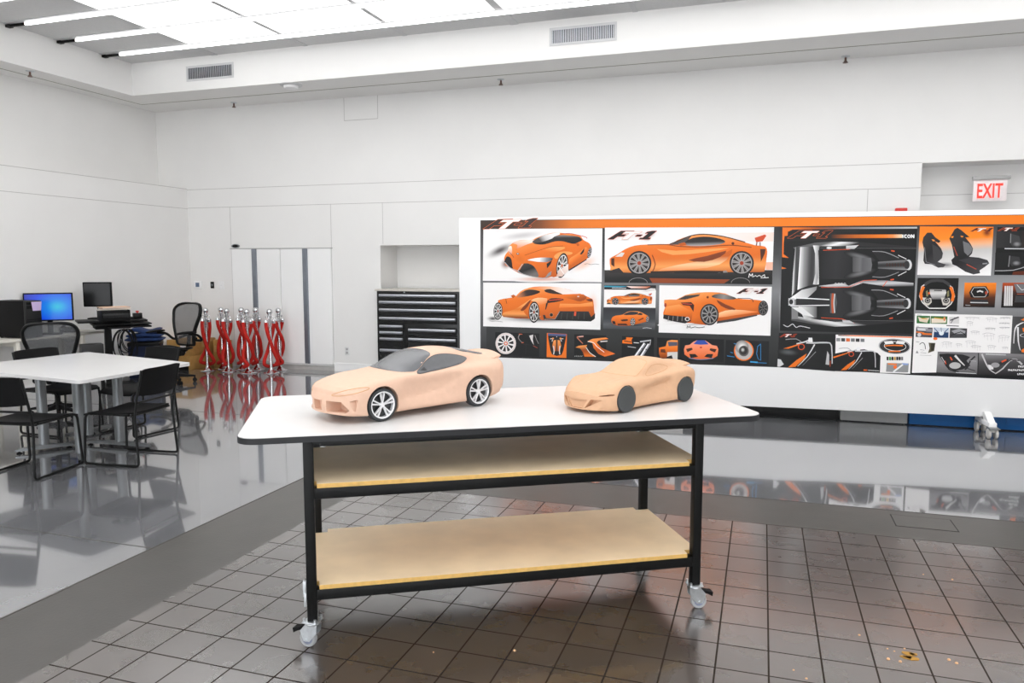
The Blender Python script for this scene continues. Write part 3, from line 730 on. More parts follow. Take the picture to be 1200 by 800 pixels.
# black box under the workstation
p = on_z(118, 413, .30)
bz = wpt(-.265, -.16, 0)
t = thing('equipment_case', 'black equipment case standing on a stool under the black workstation', 'case', (bz.x, bz.y, 0), wa + .05)
MB().box((-.13, -.10, .30), (.13, .10, .62), .01).build('case', M_blk2, t)
for sx in (-1, 1): MB().box((sx * .11 - .012, -.09, 0), (sx * .11 + .012, .09, .30), .003).build('stand_leg', M_blk, t)
# small desk-top mouse + telephone like box on the pale desk
p = on_z(96, 388.5, .75)
t = thing('desk_phone', 'small black desk phone at the far end of the pale desk', 'phone', (p.x - .12, p.y - .1, .75), .5)
MB().loft([[(-.09, -.08, 0), (.09, -.08, 0), (.09, .08, 0), (-.09, .08, 0)], [(-.085, -.07, .02), (.085, -.07, .02), (.085, .075, .06), (-.085, .075, .06)]]).build('body', M_blkm, t)
MB().tube(spline([(-.075, -.07, .04), (-.075, -.03, .06), (-.075, .04, .075), (-.075, .075, .075)], 4), .018, 8).build('handset', M_blk2, t)
# blue cloth on a navy box behind the chair
p = at_depth(172, 400, 11.15)
bx = MB().box((-.21, -.2, 0), (.21, .2, .52), .02)
t = thing('navy_bin', 'dark navy fabric bin under the folded blue cloth', 'bin', (p.x - .02, p.y, 0), math.radians(35))
bx.build('body', M_navy, t); MB().box((-.215, -.205, .47), (.215, .205, .525), .012).build('rim', M_blk, t)
m = MB()
for k in range(3):
    z0 = .527 + k * .062; ring = []; rr = random.Random(k + 3); ph = rr.uniform(0, 6)
    for j in range(15):
        x = -1 + 2 * j / 14; e = (1 - abs(x) ** 4) ** .5 if abs(x) < 1 else .12; prof = []
        for a_ in range(18):
            an_ = 2 * PI * a_ / 18; cs, sn = math.cos(an_), math.sin(an_)
            prof.append((x * (.255 - .02 * k) , math.copysign(abs(cs) ** .45, cs) * (.175 + .012 * math.sin(5 * x + ph)) * (.8 + .2 * max(.3, e)), z0 + .033 + .033 * math.copysign(abs(sn) ** .7, sn) * max(.3, e) + .010 * math.sin(4 * x + ph) * k))
        ring.append(prof)
    m.loft(ring, M=Matrix.Translation((p.x - .02, p.y, 0)) @ rotz(math.radians(35)))
props(m.build('folded_cloth', M_blue), 'folded thick blue cloth piled on the navy bin behind the side-turned chair', 'cloth')
# cardboard boxes by the corner
def carton(label, loc, a, w, d, h, flap=True):
    t = thing('cardboard_box', label, 'box', loc, a, 'cardboard boxes in the corner')
    MB().box((-w / 2, -d / 2, 0), (w / 2, d / 2, h), .006).build('carton', M_card, t)
    MB().box((-w / 2 - .002, -.03, h - .12), (w / 2 + .002, .03, h + .0015), .001).build('packing_tape', M_cardl, t)
    return t
b1 = carton('lower brown cardboard box on the floor in the corner, dark cut-out handle in front', (-8.69, 9.91, 0), 0, .46, .60, .22)
MB().box((-.10, -.306, .0), (.20, -.299, .11), .002).build('cutout', M_blkm, b1)
b2 = carton('upper brown cardboard box with a white shipping label, stacked in the corner', (-8.68, 9.91, .222), 0, .45, .58, .24)
MB().box((.04, -.295, .05), (.14, -.289, .18)).build('shipping_label', M_paper, b2, smooth=0)
MB().box((.226, -.29, .19), (.23, .29, .235)).build('front_flap', M_cardl, b2, smooth=0)
o = carton('narrow brown cardboard box flat against the wall behind the left stanchions', (-8.29, 10.165, 0), 0, .27, .13, .43)
MB().box((-.10, -.069, .24), (.02, -.0655, .34)).build('shipping_label', M_cardl, o, smooth=0)

# --- rope stanchions
def stanchion(label):
    t = thing('rope_stanchion', label, 'stanchion', (0, 0, 0), 0, 'chrome stanchions with red ropes')
    MB().lathe([(0, 0), (.116, 0), (.12, .006), (.115, .012), (.075, .024), (.05, .04), (.032, .062), (.024, .075), (.024, .09), (0, .09)], 36).build('base', M_chrome, t)
    MB().lathe([(.0235, .08), (.0235, .845)], 18).build('post', M_chrome, t)
    c = MB().lathe([(.0235, .845), (.034, .85), (.034, .872), (.026, .878), (.026, .885), (.034, .892), (.02, .902), (.016, .91)], 20)
    for k in range(4):
        a = k * PI / 2 + .3; d = Vector((math.cos(a), math.sin(a), 0)); c.tube([d * .03 + Vector((0, 0, .86)), d * .055 + Vector((0, 0, .862)), d * .06 + Vector((0, 0, .85)), d * .06 + Vector((0, 0, .83))], .006, 6)
    c.build('collar', M_chrome, t)
    MB().lathe([(.001, .89), (.016, .895)] + [(.046 * math.sin(a), .935 - .046 * math.cos(a)) for a in [.4 + i * (PI - .4) / 12 for i in range(13)]], 22).build('ball_finial', M_chrome, t)
    return t
SP = [((243.5, 434), 'leftmost'), ((261.5, 432), 'second from the left'), ((268, 435), 'third from the left'), ((285, 432.5), 'fourth from the left'),
      ((291.5, 437), 'fifth from the left'), ((302, 433), 'before the left dark door strip'), ((318, 437), 'second from the right'), ((328.5, 434), 'rightmost')]
st0 = None
RP = [(.5, 0, .054, .13), (.75, 1.0, .056, .09), (.72, .4, .056, .12), (.7, 2.2, .056, .11), (.78, .2, .056, .13), (.7, 2.8, .056, .14), (.55, 1.2, .056, .12), (.8, 2.0, .056, .09)]
for i, ((px, py), w) in enumerate(SP):
    g = on_z(px, py); g.z = 0
    if st0 is None: st0 = stanchion('chrome rope stanchion, leftmost of the row by the wall'); st0.location = g; s_ = st0
    else: s_ = dup(st0, g, random.uniform(0, 1.5), 'chrome rope stanchion, ' + w)
    turns, ph, rad, flare = RP[i]
    t = thing('velvet_rope', 'red velvet rope on the chrome stanchion that is ' + w, 'rope', g, 0, 'red velvet ropes')
    top_, bot = .775, .135
    va = math.atan2(RGT.y, RGT.x)   # hang the loops across the room's width
    def strand(u, sgn):            # u 0 top .. 1 bottom
        a = ph * .0 + turns * 2 * PI * u + (0 if sgn > 0 else PI)
        r = rad + (flare - rad) * max(0, (u - .62) / .38) ** 1.5 * (1 - .35 * max(0, (u - .9) / .1))
        d = max(r, .054) * math.cos(a); e = max(.056, r * .62 + .022) * math.sin(a)
        return Vector((math.cos(va + ph * .25) * d - math.sin(va + ph * .25) * e, math.sin(va + ph * .25) * d + math.cos(va + ph * .25) * e, top_ + (bot - top_) * (u ** 1.02)))
    N = 34
    P1 = [strand(k / N, 1) for k in range(N + 1)]; P2_ = [strand(k / N, -1) for k in range(N + 1)]
    # close the loop below
    a, b = P1[-1], P2_[-1]; mid = []
    for k in range(1, 8):
        s = k / 8; side = (b - a); n = Vector((-side.y, side.x, 0)).normalized() * (.07 if side.length > .05 else .1) * math.sin(PI * s)
        mid.append(a.lerp(b, s) + n + Vector((0, 0, -.04 * math.sin(PI * s))))
    path = spline(P1[::2] + mid[1::2] + P2_[::-1][::2], 3)
    MB().tube(path, .0265, 10).build('rope', M_red, t)
    for q in (P1, P2_):
        d = (q[0] - q[1]).normalized()
        MB().tube([q[0] - d * .01, q[0] + d * .03, q[0] + d * .04, q[0] + d * .05], [.029, .029, .02, .008], 12).build('end_cap', M_chrome, t)

# ================================================================= DRAWER CABINET IN THE ALCOVE
cy0 = WB - .12
c0, c1 = on_y(441, 341, cy0).x, on_y(537.5, 341, cy0).x
t = thing('drawer_cabinet', 'black drawer cabinet with silver pull handles under the wall alcove', 'cabinet', ((c0 + c1) / 2, cy0, 0))
w = (c1 - c0) / 2
zt = on_y(490, 339, cy0).z
MB().box((-w, .012, .05), (w, .115, zt - .03), .004).box((-w + .1, .112, .05), (w - .02, .6, zt - .03), .004).box((-w + .1, .05, 0), (w - .03, .6, .05)).build('body', M_blk2, t)
MB().box((-w - .02, -.02, zt - .03), (w + .02, .115, zt), .004).box((-w + .09, .11, zt - .03), (w - .01, .61, zt), .004).build('cabinet_top', pmat('pale worktop', '#cfcac2', .4), t)
def cz_(py): return on_y(490, py, cy0).z
xm = -w + 2 * w * (34.5 / 96)
rows = [(-w, w, [341.5, 350.5, 359, 369.5, 378])] 
def drawers(x0, x1, ys):
    for k in range(len(ys) - 1):
        zt_, zb_ = cz_(ys[k]), cz_(ys[k + 1])
        d = MB().box((x0 + .03, 0, zb_ + .006), (x1 - .03, .02, zt_ - .004), .002).build('drawer', M_drawer, t, smooth=0)
        hz = zt_ - .045
        MB().loft([[(x, y, z) for y, z in ((-.0, hz - .022), (-.02, hz - .02), (-.026, hz), (-.018, hz + .018), (0, hz + .02))] for x in (x0 + .05, x1 - .05)]).build('handle', M_alu, d)
drawers(-w, w, [343, 351, 360, 370, 379.5])
drawers(-w, xm, [379.5, 387, 394.5, 408, 424, 441]); drawers(xm, w, [383, 394, 414, 438])
MB().lathe([(.012, 0), (.012, .006), (0, .006)], 12, M=Matrix.Translation((xm - .02, 0.01, zt - .045)) @ Matrix.Rotation(PI / 2, 4, 'X')).build('lock', M_alu, t)
# ================================================================= DISPLAY BOARD
BP0 = on_y(563, 340, 8.03); BP1 = on_y(1160, 340, 8.35)
BP0.z = BP1.z = 0
bu = (BP1 - BP0).normalized(); bn = Vector((bu.y, -bu.x, 0))   # bn points to the viewer
ba = math.atan2(bu.y, bu.x)
def bw(px, py):      # frame pixel -> (along, up) on the board face
    d = ray(px, py); k = (BP0 - EYE).dot(bn) / d.dot(bn); p = EYE + d * k
    return ((p - BP0).dot(bu), p.z)
bx0 = bw(538, 300)[0]; bx1 = 6.6; bz0 = .175; bz1 = 2.145
bt = thing('display_board', 'long white rolling display board covered with orange and black car design posters', 'display board', BP0, ba)
# local frame: +x along the board, -y towards the viewer
MB().box((bx0, 0, bz0), (bx1, .07, bz1 + .02), .004).build('panel', M_white2, bt)
for fx in (bw(1156, 480)[0], bw(742, 400)[0]):
    f = MB()
    for s in (-1, 1):
        pass
    f.box((fx - .035, -.20, .105), (fx + .035, .20, .155), .008)
    f.loft([[(fx - .03, -.17, .15), (fx + .03, -.17, .15), (fx + .03, -.02, .15), (fx - .03, -.02, .15)], [(fx - .03, -.045, .225), (fx + .03, -.045, .225), (fx + .03, -.001, .225), (fx - .03, -.001, .225)]])
    f.loft([[(fx - .03, .08, .15), (fx + .03, .08, .15), (fx + .03, .18, .15), (fx - .03, .18, .15)], [(fx - .03, .071, .225), (fx + .03, .071, .225), (fx + .03, .11, .225), (fx - .03, .11, .225)]])
    fo = f.build('foot', M_white2, bt)
    for yy in (-.19, .15):
        c = MB()
        for s in (-1, 1): c.lathe([(0, 0), (.03, 0), (.05, .004), (.05, .024), (.03, .028), (0, .028)], 22, 0, M=Matrix.Translation((fx + s * .03 - .014, yy, .05)) @ Matrix.Rotation(PI / 2, 4, 'Y'))
        c.box((fx - .03, yy - .025, .06), (fx + .03, yy + .025, .108), .012, 0); c.box((fx - .045, yy - .07, .098), (fx + .045, yy + .03, .112), .004, 1)
        c.build('caster', [pmat('pale grey caster', '#c9c7c3', .4), M_greysteel], fo)
# print material reads the printed ink colour
def ink():
    m = bpy.data.materials.new('printed poster ink'); m.use_nodes = True; nt = m.node_tree; b = nt.nodes['Principled BSDF']
    a = nt.nodes.new('ShaderNodeAttribute'); a.attribute_name = 'ink'
    nt.links.new(a.outputs['Color'], b.inputs['Base Color']); b.inputs['Roughness'].default_value = .4; b.inputs['Specular IOR Level'].default_value = .3
    return m
M_ink = ink()
class Print:
    """flat printed artwork on the board: polygons in frame pixels, each layer a fraction of a millimetre above the last"""
    def __init__(s, base=.001, fr=(0, 0, 1)): s.v = []; s.f = []; s.c = []; s.d = base; s.fr = fr
    def b(s, x, y): return bw(s.fr[0] + x / s.fr[2], s.fr[1] + y / s.fr[2])
    def poly(s, pts, col, col2=None, axis=None, sm=0, step=True, stops=None, world=False):
        if sm: pts = [(p.x, p.y) for p in spline([(x, y, 0) for x, y in pts], sm, True)]
        P = list(pts) if world else [s.b(*p) for p in pts]
        if step: s.d += .0001
        if col2 is None and stops is None:
            o = len(s.v); s.v += [(x, -s.d, z) for x, z in P]; s.f.append(tuple(range(o, o + len(P)))); s.c += [[lin(col)] * len(P)]
            return s
        st = stops or [(0, col), (1, col2)]
        a, b = axis
        A, B = (a, b) if world else (s.b(*a), s.b(*b)); D = (B[0] - A[0], B[1] - A[1]); L2 = D[0] ** 2 + D[1] ** 2
        bm = bmesh.new(); bm.faces.new([bm.verts.new((x, 0, z)) for x, z in P])
        n = 8
        for k in range(n + 1):
            q = (A[0] + D[0] * k / n, 0, A[1] + D[1] * k / n)
            bmesh.ops.bisect_plane(bm, geom=bm.verts[:] + bm.edges[:] + bm.faces[:], plane_co=q, plane_no=(D[0], 0, D[1]))
        bm.verts.index_update(); o = len(s.v)
        def colr(co):
            u = max(0, min(1, ((co.x - A[0]) * D[0] + (co.z - A[1]) * D[1]) / L2))
            for (u0, c0), (u1, c1) in zip(st, st[1:]):
                if u <= u1:
                    f = (u - u0) / max(1e-6, u1 - u0); p, q = lin(c0), lin(c1); return tuple(p[i] * (1 - f) + q[i] * f for i in range(3))
            return lin(st[-1][1])
        s.v += [(v.co.x, -s.d, v.co.z) for v in bm.verts]
        for f in bm.faces: s.f.append(tuple(o + v.index for v in f.verts)); s.c.append([colr(v.co) for v in f.verts])
        bm.free(); return s
    def stroke(s, pts, w, col, sm=0, w2=None):
        if sm: pts = [(p.x, p.y) for p in spline([(x, y, 0) for x, y in pts], sm)]
        P = [Vector((x, y)) for x, y in pts]; n = len(P); Lr = []; Rr = []
        for i in range(n):
            d = (P[min(n - 1, i + 1)] - P[max(0, i - 1)]); d = d.normalized() if d.length > 1e-9 else Vector((1, 0)); q = Vector((-d.y, d.x)); f = i / max(1, n - 1)
            ww = (w * (1 - f) + (w if w2 is None else w2) * f) / 2; Lr.append(P[i] + q * ww); Rr.append(P[i] - q * ww)
        s.d += .0001
        for i in range(n - 1): s.poly([tuple(Lr[i]), tuple(Lr[i + 1]), tuple(Rr[i + 1]), tuple(Rr[i])], col, step=False)
        return s
    def ell(s, cx, cy, rx, ry, col, rot=0., n=28, inner=None, col2=None):
        c, sn = math.cos(rot), math.sin(rot)
        f = lambda a, k=1.: (cx + k * rx * math.cos(a) * c - k * ry * math.sin(a) * sn, cy + k * rx * math.cos(a) * sn + k * ry * math.sin(a) * c)
        if inner is None: return s.poly([f(2 * PI * i / n) for i in range(n)], col)
        s.d += .0001
        for i in range(n):
            a, b = 2 * PI * i / n, 2 * PI * (i + 1) / n; s.poly([f(a), f(b), f(b, inner), f(a, inner)], col, step=False)
        return s
    def wheel(s, cx, cy, rx, ry, rot=0., tyre='#141416', rim='#c9c9cc', spokes=10, hub='#8a3a1c', back='#1b1b1d', double=False):
        s.ell(cx, cy, rx, ry, tyre, rot); s.ell(cx, cy, rx * .86, ry * .86, rim, rot, inner=.9); s.ell(cx, cy, rx * .76, ry * .76, back, rot)
        c, sn = math.cos(rot), math.sin(rot)
        T = lambda u, v: (cx + rx * u * c - ry * v * sn, cy + rx * u * sn + ry * v * c)
        s.d += .0001
        for k in range(spokes):
            a = 2 * PI * k / spokes + .2; p = Vector((math.cos(a), math.sin(a))); q = Vector((-p.y, p.x))
            for o in ((-.07, .07) if double else (0,)):
                ww = .045 if double else .075
                A = [p * .14 + q * (o * .4 - ww * .7), p * .14 + q * (o * .4 + ww * .7), p * .8 + q * (o + ww), p * .8 + q * (o - ww)]
                s.poly([T(*z) for z in A], rim, step=False)
        s.ell(cx, cy, rx * .16, ry * .16, hub, rot); return s
    def soft(s, cx, cy, rx, ry, c0, c1, rot=0., n=24, rings=5):
        """a soft printed airbrush patch fading from c0 to the paper colour c1"""
        c, sn = math.cos(rot), math.sin(rot); a0, a1 = lin(c0), lin(c1); s.d += .0001
        def P(a, k): return s.b(cx + k * rx * math.cos(a) * c - k * ry * math.sin(a) * sn, cy + k * rx * math.cos(a) * sn + k * ry * math.sin(a) * c)
        def co(k): u = k * k * (3 - 2 * k); return tuple(a0[i] * (1 - u) + a1[i] * u for i in range(3))
        for j in range(rings):
            k0, k1 = j / rings, (j + 1) / rings
            for i in range(n):
                a, b = 2 * PI * i / n, 2 * PI * (i + 1) / n; o = len(s.v)
                pts = [P(a, k0), P(b, k0), P(b, k1), P(a, k1)] if j else [P(a, 0), P(b, k1), P(a, k1)]
                cc = [co(k0), co(k0), co(k1), co(k1)] if j else [co(0), co(k1), co(k1)]
                s.v += [(x, -s.d, z) for x, z in pts]; s.f.append(tuple(range(o, o + len(pts)))); s.c.append(cc)
        return s
    def ft1(s, x, y, w, h, dark='#1a1a1c', line='#e86a30', tee='#f2f2f2', sk=0., teeline=None):
        """the slanted FT-1 lettering; (x, y) bottom left, h up, sk slope of the base line"""
        def T(u, v): return (x + w * u, y - h * v + sk * w * u)
        F_ = [(0, 0), (.2, .62), (.3, 1), (.62, 1), (.58, .78), (.36, .78), (.33, .6), (.45, .6), (.42, .4), (.24, .4), (.14, 0)]
        F_ = [(0, 0), (.23, 1), (.47, 1), (.44, .8), (.31, .8), (.27, .58), (.37, .58), (.34, .38), (.21, .38), (.13, 0)]
        F_ = [(.0, .0), (.20, 1.0), (.50, 1.0), (.46, .76), (.29, .76), (.25, .56), (.36, .56), (.33, .34), (.19, .34), (.13, .0)]
        T_ = [(.27, .70), (.32, .92), (.68, .92), (.64, .70), (.53, .70), (.44, .0), (.32, .0), (.42, .70)]
        d_ = [(.58, .34), (.61, .54), (.73, .54), (.70, .34)]
        o_ = [(.70, 0), (.715, .17), (.77, .17), (.84, .72), (.77, .68), (.80, .88), (.90, 1), (1.0, 1), (.89, .17), (.95, .17), (.935, 0)]
        sh = lambda P: [(u + (v - .5) * .10, v) for u, v in P]
        for P, c in ((F_, dark), (d_, dark), (o_, dark), (T_, tee)):
            q = [T(*p) for p in sh(P)]; cx = sum(p[0] for p in q) / len(q); cy = sum(p[1] for p in q) / len(q)
            lw = h * .032
            for i in range(len(q)):
                s.stroke([q[i], q[(i + 1) % len(q)]], lw * 2, line if c is dark or teeline is None else teeline)
            s.poly(q, c)
        return s
    def build(s, name, parent):
        me = bpy.data.meshes.new(name); me.from_pydata(s.v, [], s.f); me.materials.append(M_ink)
        at = me.color_attributes.new('ink', 'FLOAT_COLOR', 'CORNER'); i = 0
        flat = []
        for cs in s.c:
            for c in cs: flat += [c[0], c[1], c[2], 1.]
        at.data.foreach_set('color', flat)
        # face the viewer
        bm = bmesh.new(); bm.from_mesh(me)
        for f in bm.faces:
            if f.normal.y > 0: f.normal_flip()
        bm.to_mesh(me); bm.free()
        o = bpy.data.objects.new(name, me); C.objects.link(o); o.parent = parent; return o
# ================================================================= CLAY SCALE CARS
M_clay = pmat('peach modelling clay', '#d6b29b', .62, var=.025, scale=9, bump=.04, bscale=60)
M_clay2 = pmat('ochre modelling clay', '#cfa583', .62, var=.03, scale=9, bump=.05, bscale=60)
M_claydk = pmat('darker outline clay', '#c79a70', .7, var=.05)  # darker than the body clay; outline lines and cutters use it
M_film = pmat('dark grey window film', '#5c5d60', .25, var=.03)
M_film2 = pmat('dark window trim', '#2c2d2f', .35)
M_tyre = pmat('black model tyre', '#303336', .55, var=.08)
M_rim = pmat('white silver rim', '#e4e4e6', .3, .25, var=.02)
M_disc = pmat('charcoal wheel disc', '#3f4243', .6, var=.1, scale=50)
def crow(p, a, b, c, d, t): return .5 * (2 * b + (c - a) * t + (2 * a - 5 * b + 4 * c - d) * t * t + (3 * b - a - 3 * c + d) * t ** 3)
def car_body(ST, front_k, rear_k, xf, xr, disp, nx=7, ns=5):
    rings = []
    for r in ST:
        x, zb, wb, rest, zc = r[0], r[1], r[2], r[3:-1], r[-1]
        rings.append([x, [(0, zb), (wb * .6, zb), (wb, zb)] + list(zip(rest[0::2], rest[1::2])) + [(0, zc)]])
    out = []
    N = len(rings)
    for i in range(N - 1):
        for k in range(nx):
            t = k / nx; g = lambda j: rings[max(0, min(N - 1, j))]
            A, B, Cc, D = g(i - 1), g(i), g(i + 1), g(i + 2)
            x = B[0] + (Cc[0] - B[0]) * t
            out.append((x, [(crow(0, A[1][q][0], B[1][q][0], Cc[1][q][0], D[1][q][0], t), crow(0, A[1][q][1], B[1][q][1], Cc[1][q][1], D[1][q][1], t)) for q in range(len(B[1]))]))
    out.append((rings[-1][0], rings[-1][1]))
    x0, x1 = rings[0][0], rings[-1][0]
    V = []
    def section(ps):
        n = len(ps); res = []
        ext = [(-ps[1][0], ps[1][1])] + ps + [(-ps[-2][0], ps[-2][1])]
        for i in range(n - 1):
            a, b, c, d = ext[i], ext[i + 1], ext[i + 2], ext[i + 3]
            if i == 2: a = (b[0] - .02, b[1] - .03)
            if i == 1: d = (c[0] + .05, c[1])
            m = 2 if i < 2 else ns
            for k in range(m):
                t = k / m; res.append((crow(0, a[0], b[0], c[0], d[0], t), crow(0, a[1], b[1], c[1], d[1], t)))
        res.append(ps[-1]); return res
    full = []
    for x, ps in out:
        h = section(ps); ring = []
        for (y, z) in h: ring.append((x, max(0, y), z))
        ring = ring + [(a, -b, c) for a, b, c in ring[::-1][1:-1]]
        full.append(ring)
    def cap(ring, sgn, bul):
        c = Vector((ring[0][0], 0, sum(p[2] for p in ring) / len(ring))); rs = []
        for s in (.9, .75, .55, .35, .15):
            rs.append([(c.x + sgn * bul * (1 - s * s), p[1] * s, c.z + (p[2] - c.z) * s) for p in ring])
        return rs
    R_ = cap(full[0], -1, .03)[::-1] + full + cap(full[-1], 1, .02)
    W = .9
    def warp(p):
        x, y, z = p; u = (y / W) ** 2
        if x < xf: x += front_k * u * min(1.2, (xf - x) / (xf - x0)) ** 1.4
        if x > xr: x -= rear_k * u * min(1.2, (x - xr) / (x1 - xr)) ** 1.4
        return disp(x, y, z)
    mb = MB(); mb.loft([[warp(p) for p in r] for r in R_])
    return mb
def boolean_cut(o, cutters):
    """carve the cutter shapes out of the object's mesh"""
    for cu in cutters:
        md = o.modifiers.new('carve', 'BOOLEAN'); md.operation = 'DIFFERENCE'; md.solver = 'EXACT'; md.object = cu
    bpy.context.view_layer.update()
    dg = bpy.context.evaluated_depsgraph_get(); me = bpy.data.meshes.new_from_object(o.evaluated_get(dg))
    o.modifiers.clear(); old = o.data; o.data = me; bpy.data.meshes.remove(old)
    for cu in cutters: bpy.data.objects.remove(cu)
    me.polygons.foreach_set('use_smooth', [True] * len(me.polygons)); me.set_sharp_from_angle(angle=math.radians(38))
def bvh_of(o):
    me = o.data; return BVHTree.FromPolygons([v.co.copy() for v in me.vertices], [tuple(p.vertices) for p in me.polygons])
def decal(bvh, poly, to3d, d, off, name, mat, parent, cell=.05):
    """a film cut to the outline poly (2D), laid onto the body along direction d"""
    bm = bmesh.new(); bm.faces.new([bm.verts.new((x, y, 0)) for x, y in poly])
    xs = [p[0] for p in poly]; ys = [p[1] for p in poly]
    for k in range(1, int((max(xs) - min(xs)) / cell) + 1): bmesh.ops.bisect_plane(bm, geom=bm.verts[:] + bm.edges[:] + bm.faces[:], plane_co=(min(xs) + k * cell, 0, 0), plane_no=(1, 0, 0))
    for k in range(1, int((max(ys) - min(ys)) / cell) + 1): bmesh.ops.bisect_plane(bm, geom=bm.verts[:] + bm.edges[:] + bm.faces[:], plane_co=(0, min(ys) + k * cell, 0), plane_no=(0, 1, 0))
    bad = []
    for v in bm.verts:
        o3 = Vector(to3d(v.co.x, v.co.y)); hit = bvh.ray_cast(o3, d)
        if hit[0] is None: bad.append(v); continue
        n = hit[1] if hit[1].dot(d) < 0 else -hit[1]
        v.co = hit[0] + n * off
    if bad: bmesh.ops.delete(bm, geom=bad, context='VERTS')
    bm.verts.index_update()
    mb = MB(); mb.add([v.co[:] for v in bm.verts], [[v.index for v in f.verts] for f in bm.faces]); bm.free()
    o = mb.build(name, mat, parent, smooth=60)
    return o
def cutter(mb): return mb.build('carving_tool', M_claydk, smooth=0)
def cyl_y(x, z, r, y0, y1, n=56): return MB().lathe([(r, 0), (r, y1 - y0)], n, M=Matrix.Translation((x, y0, z)) @ Matrix.Rotation(-PI / 2, 4, 'X'))
def sstep(x): x = max(0, min(1, x)); return x * x * (3 - 2 * x)

def spoke_wheel(parent, x, y, side, R, wdt, S=1.):
    """tyre with a sub-part rim of five split spokes"""
    Mx = Matrix.Translation((x, y, R)) @ (Matrix.Rotation(PI / 2, 4, 'X') if side < 0 else Matrix.Rotation(-PI / 2, 4, 'X'))
    w = MB(); w.lathe([(R * .76, -wdt), (R * .95, -wdt), (R, -wdt + .03), (R, -.03), (R * .96, -.006), (R * .84, 0), (R * .79, -.012), (R * .76, -.03)], 44, 0, Mx, caps=False)
    tw = w.build('wheel', M_tyre, parent)
    r = MB(); r.lathe([(R * .80, -.02), (R * .82, -.004), (R * .79, .0), (R * .74, -.012), (R * .73, -wdt * .8)], 44, 0, Mx, caps=False)
    r.lathe([(0, -.012), (R * .12, -.014), (R * .16, -.03), (R * .16, -.07), (0, -.07)], 24, 0, Mx)
    for k in range(5):
        a = 2 * PI * k / 5 + PI / 2
        for o in (-.17, .17):
            p = Vector((math.cos(a + o * .55), math.sin(a + o * .55), 0)) * R * .12; q = Vector((math.cos(a + o), math.sin(a + o), 0)) * R * .77
            n = (q - p).normalized(); s = Vector((-n.y, n.x, 0)); ws, we = R * .045, R * .06
            r.loft([[Mx @ (p + s * ws + Vector((0, 0, -.05))), Mx @ (p + s * ws * .6 + Vector((0, 0, -.018))), Mx @ (p - s * ws * .6 + Vector((0, 0, -.018))), Mx @ (p - s * ws + Vector((0, 0, -.05)))],
                    [Mx @ (q + s * we + Vector((0, 0, -.05))), Mx @ (q + s * we * .6 + Vector((0, 0, -.012))), Mx @ (q - s * we * .6 + Vector((0, 0, -.012))), Mx @ (q - s * we + Vector((0, 0, -.05)))]])
    r.build('rim', M_rim, tw)
    MB().lathe([(0, -.10), (R * .74, -.10), (R * .74, -.11), (0, -.11)], 32, 0, Mx).build('dark_backing', M_film2, tw)  # plain dark disc set behind the spokes

# ---------------- car with film windows and spoked wheels
S1 = [(-.95, .20, .56, .64, .26, .66, .35, .64, .44, .56, .505, .44, .535, .30, .55, .15, .56, .562),
      (-.90, .18, .66, .74, .24, .765, .36, .75, .49, .665, .585, .52, .63, .36, .655, .18, .665, .668),
      (-.80, .17, .76, .82, .23, .84, .37, .825, .53, .74, .645, .58, .70, .40, .725, .2, .735, .74),
      (-.55, .16, .83, .865, .22, .88, .39, .875, .58, .80, .71, .63, .755, .43, .785, .21, .80, .805),
      (-.25, .15, .85, .885, .22, .905, .42, .90, .62, .825, .765, .65, .805, .44, .83, .21, .845, .85),
      (.0, .15, .85, .89, .22, .91, .44, .905, .66, .835, .80, .67, .835, .45, .86, .22, .875, .88),
      (.3, .15, .84, .88, .22, .885, .42, .89, .65, .835, .815, .69, .86, .46, .89, .22, .905, .91),
      (.58, .15, .83, .87, .22, .85, .42, .87, .66, .835, .825, .715, .885, .48, .925, .23, .945, .95),
      (.9, .15, .83, .87, .22, .835, .42, .862, .67, .835, .835, .74, .905, .63, 1.02, .37, 1.075, 1.09),
      (1.2, .15, .83, .87, .22, .835, .42, .86, .68, .835, .845, .745, .92, .615, 1.14, .38, 1.20, 1.215),
      (1.5, .15, .83, .87, .22, .84, .43, .862, .69, .84, .86, .735, .935, .59, 1.20, .37, 1.27, 1.285),
      (1.8, .15, .83, .875, .22, .855, .44, .875, .71, .845, .88, .715, .955, .57, 1.21, .36, 1.29, 1.31),
      (2.1, .15, .84, .885, .24, .89, .47, .905, .73, .86, .90, .70, .98, .55, 1.19, .34, 1.275, 1.295),
      (2.47, .15, .85, .90, .26, .935, .50, .945, .75, .885, .905, .66, .985, .50, 1.13, .32, 1.215, 1.235),
      (2.8, .17, .84, .90, .28, .928, .52, .935, .76, .865, .90, .65, .975, .48, 1.07, .30, 1.14, 1.155),
      (3.1, .20, .80, .87, .32, .895, .54, .895, .76, .81, .905, .66, .985, .49, 1.04, .29, 1.085, 1.095),
      (3.3, .24, .74, .82, .36, .85, .56, .855, .78, .78, .915, .65, 1.0, .48, 1.055, .28, 1.09, 1.10),
      (3.42, .30, .66, .76, .40, .80, .57, .80, .76, .74, .87, .61, .935, .45, .975, .25, 1.005, 1.015)]
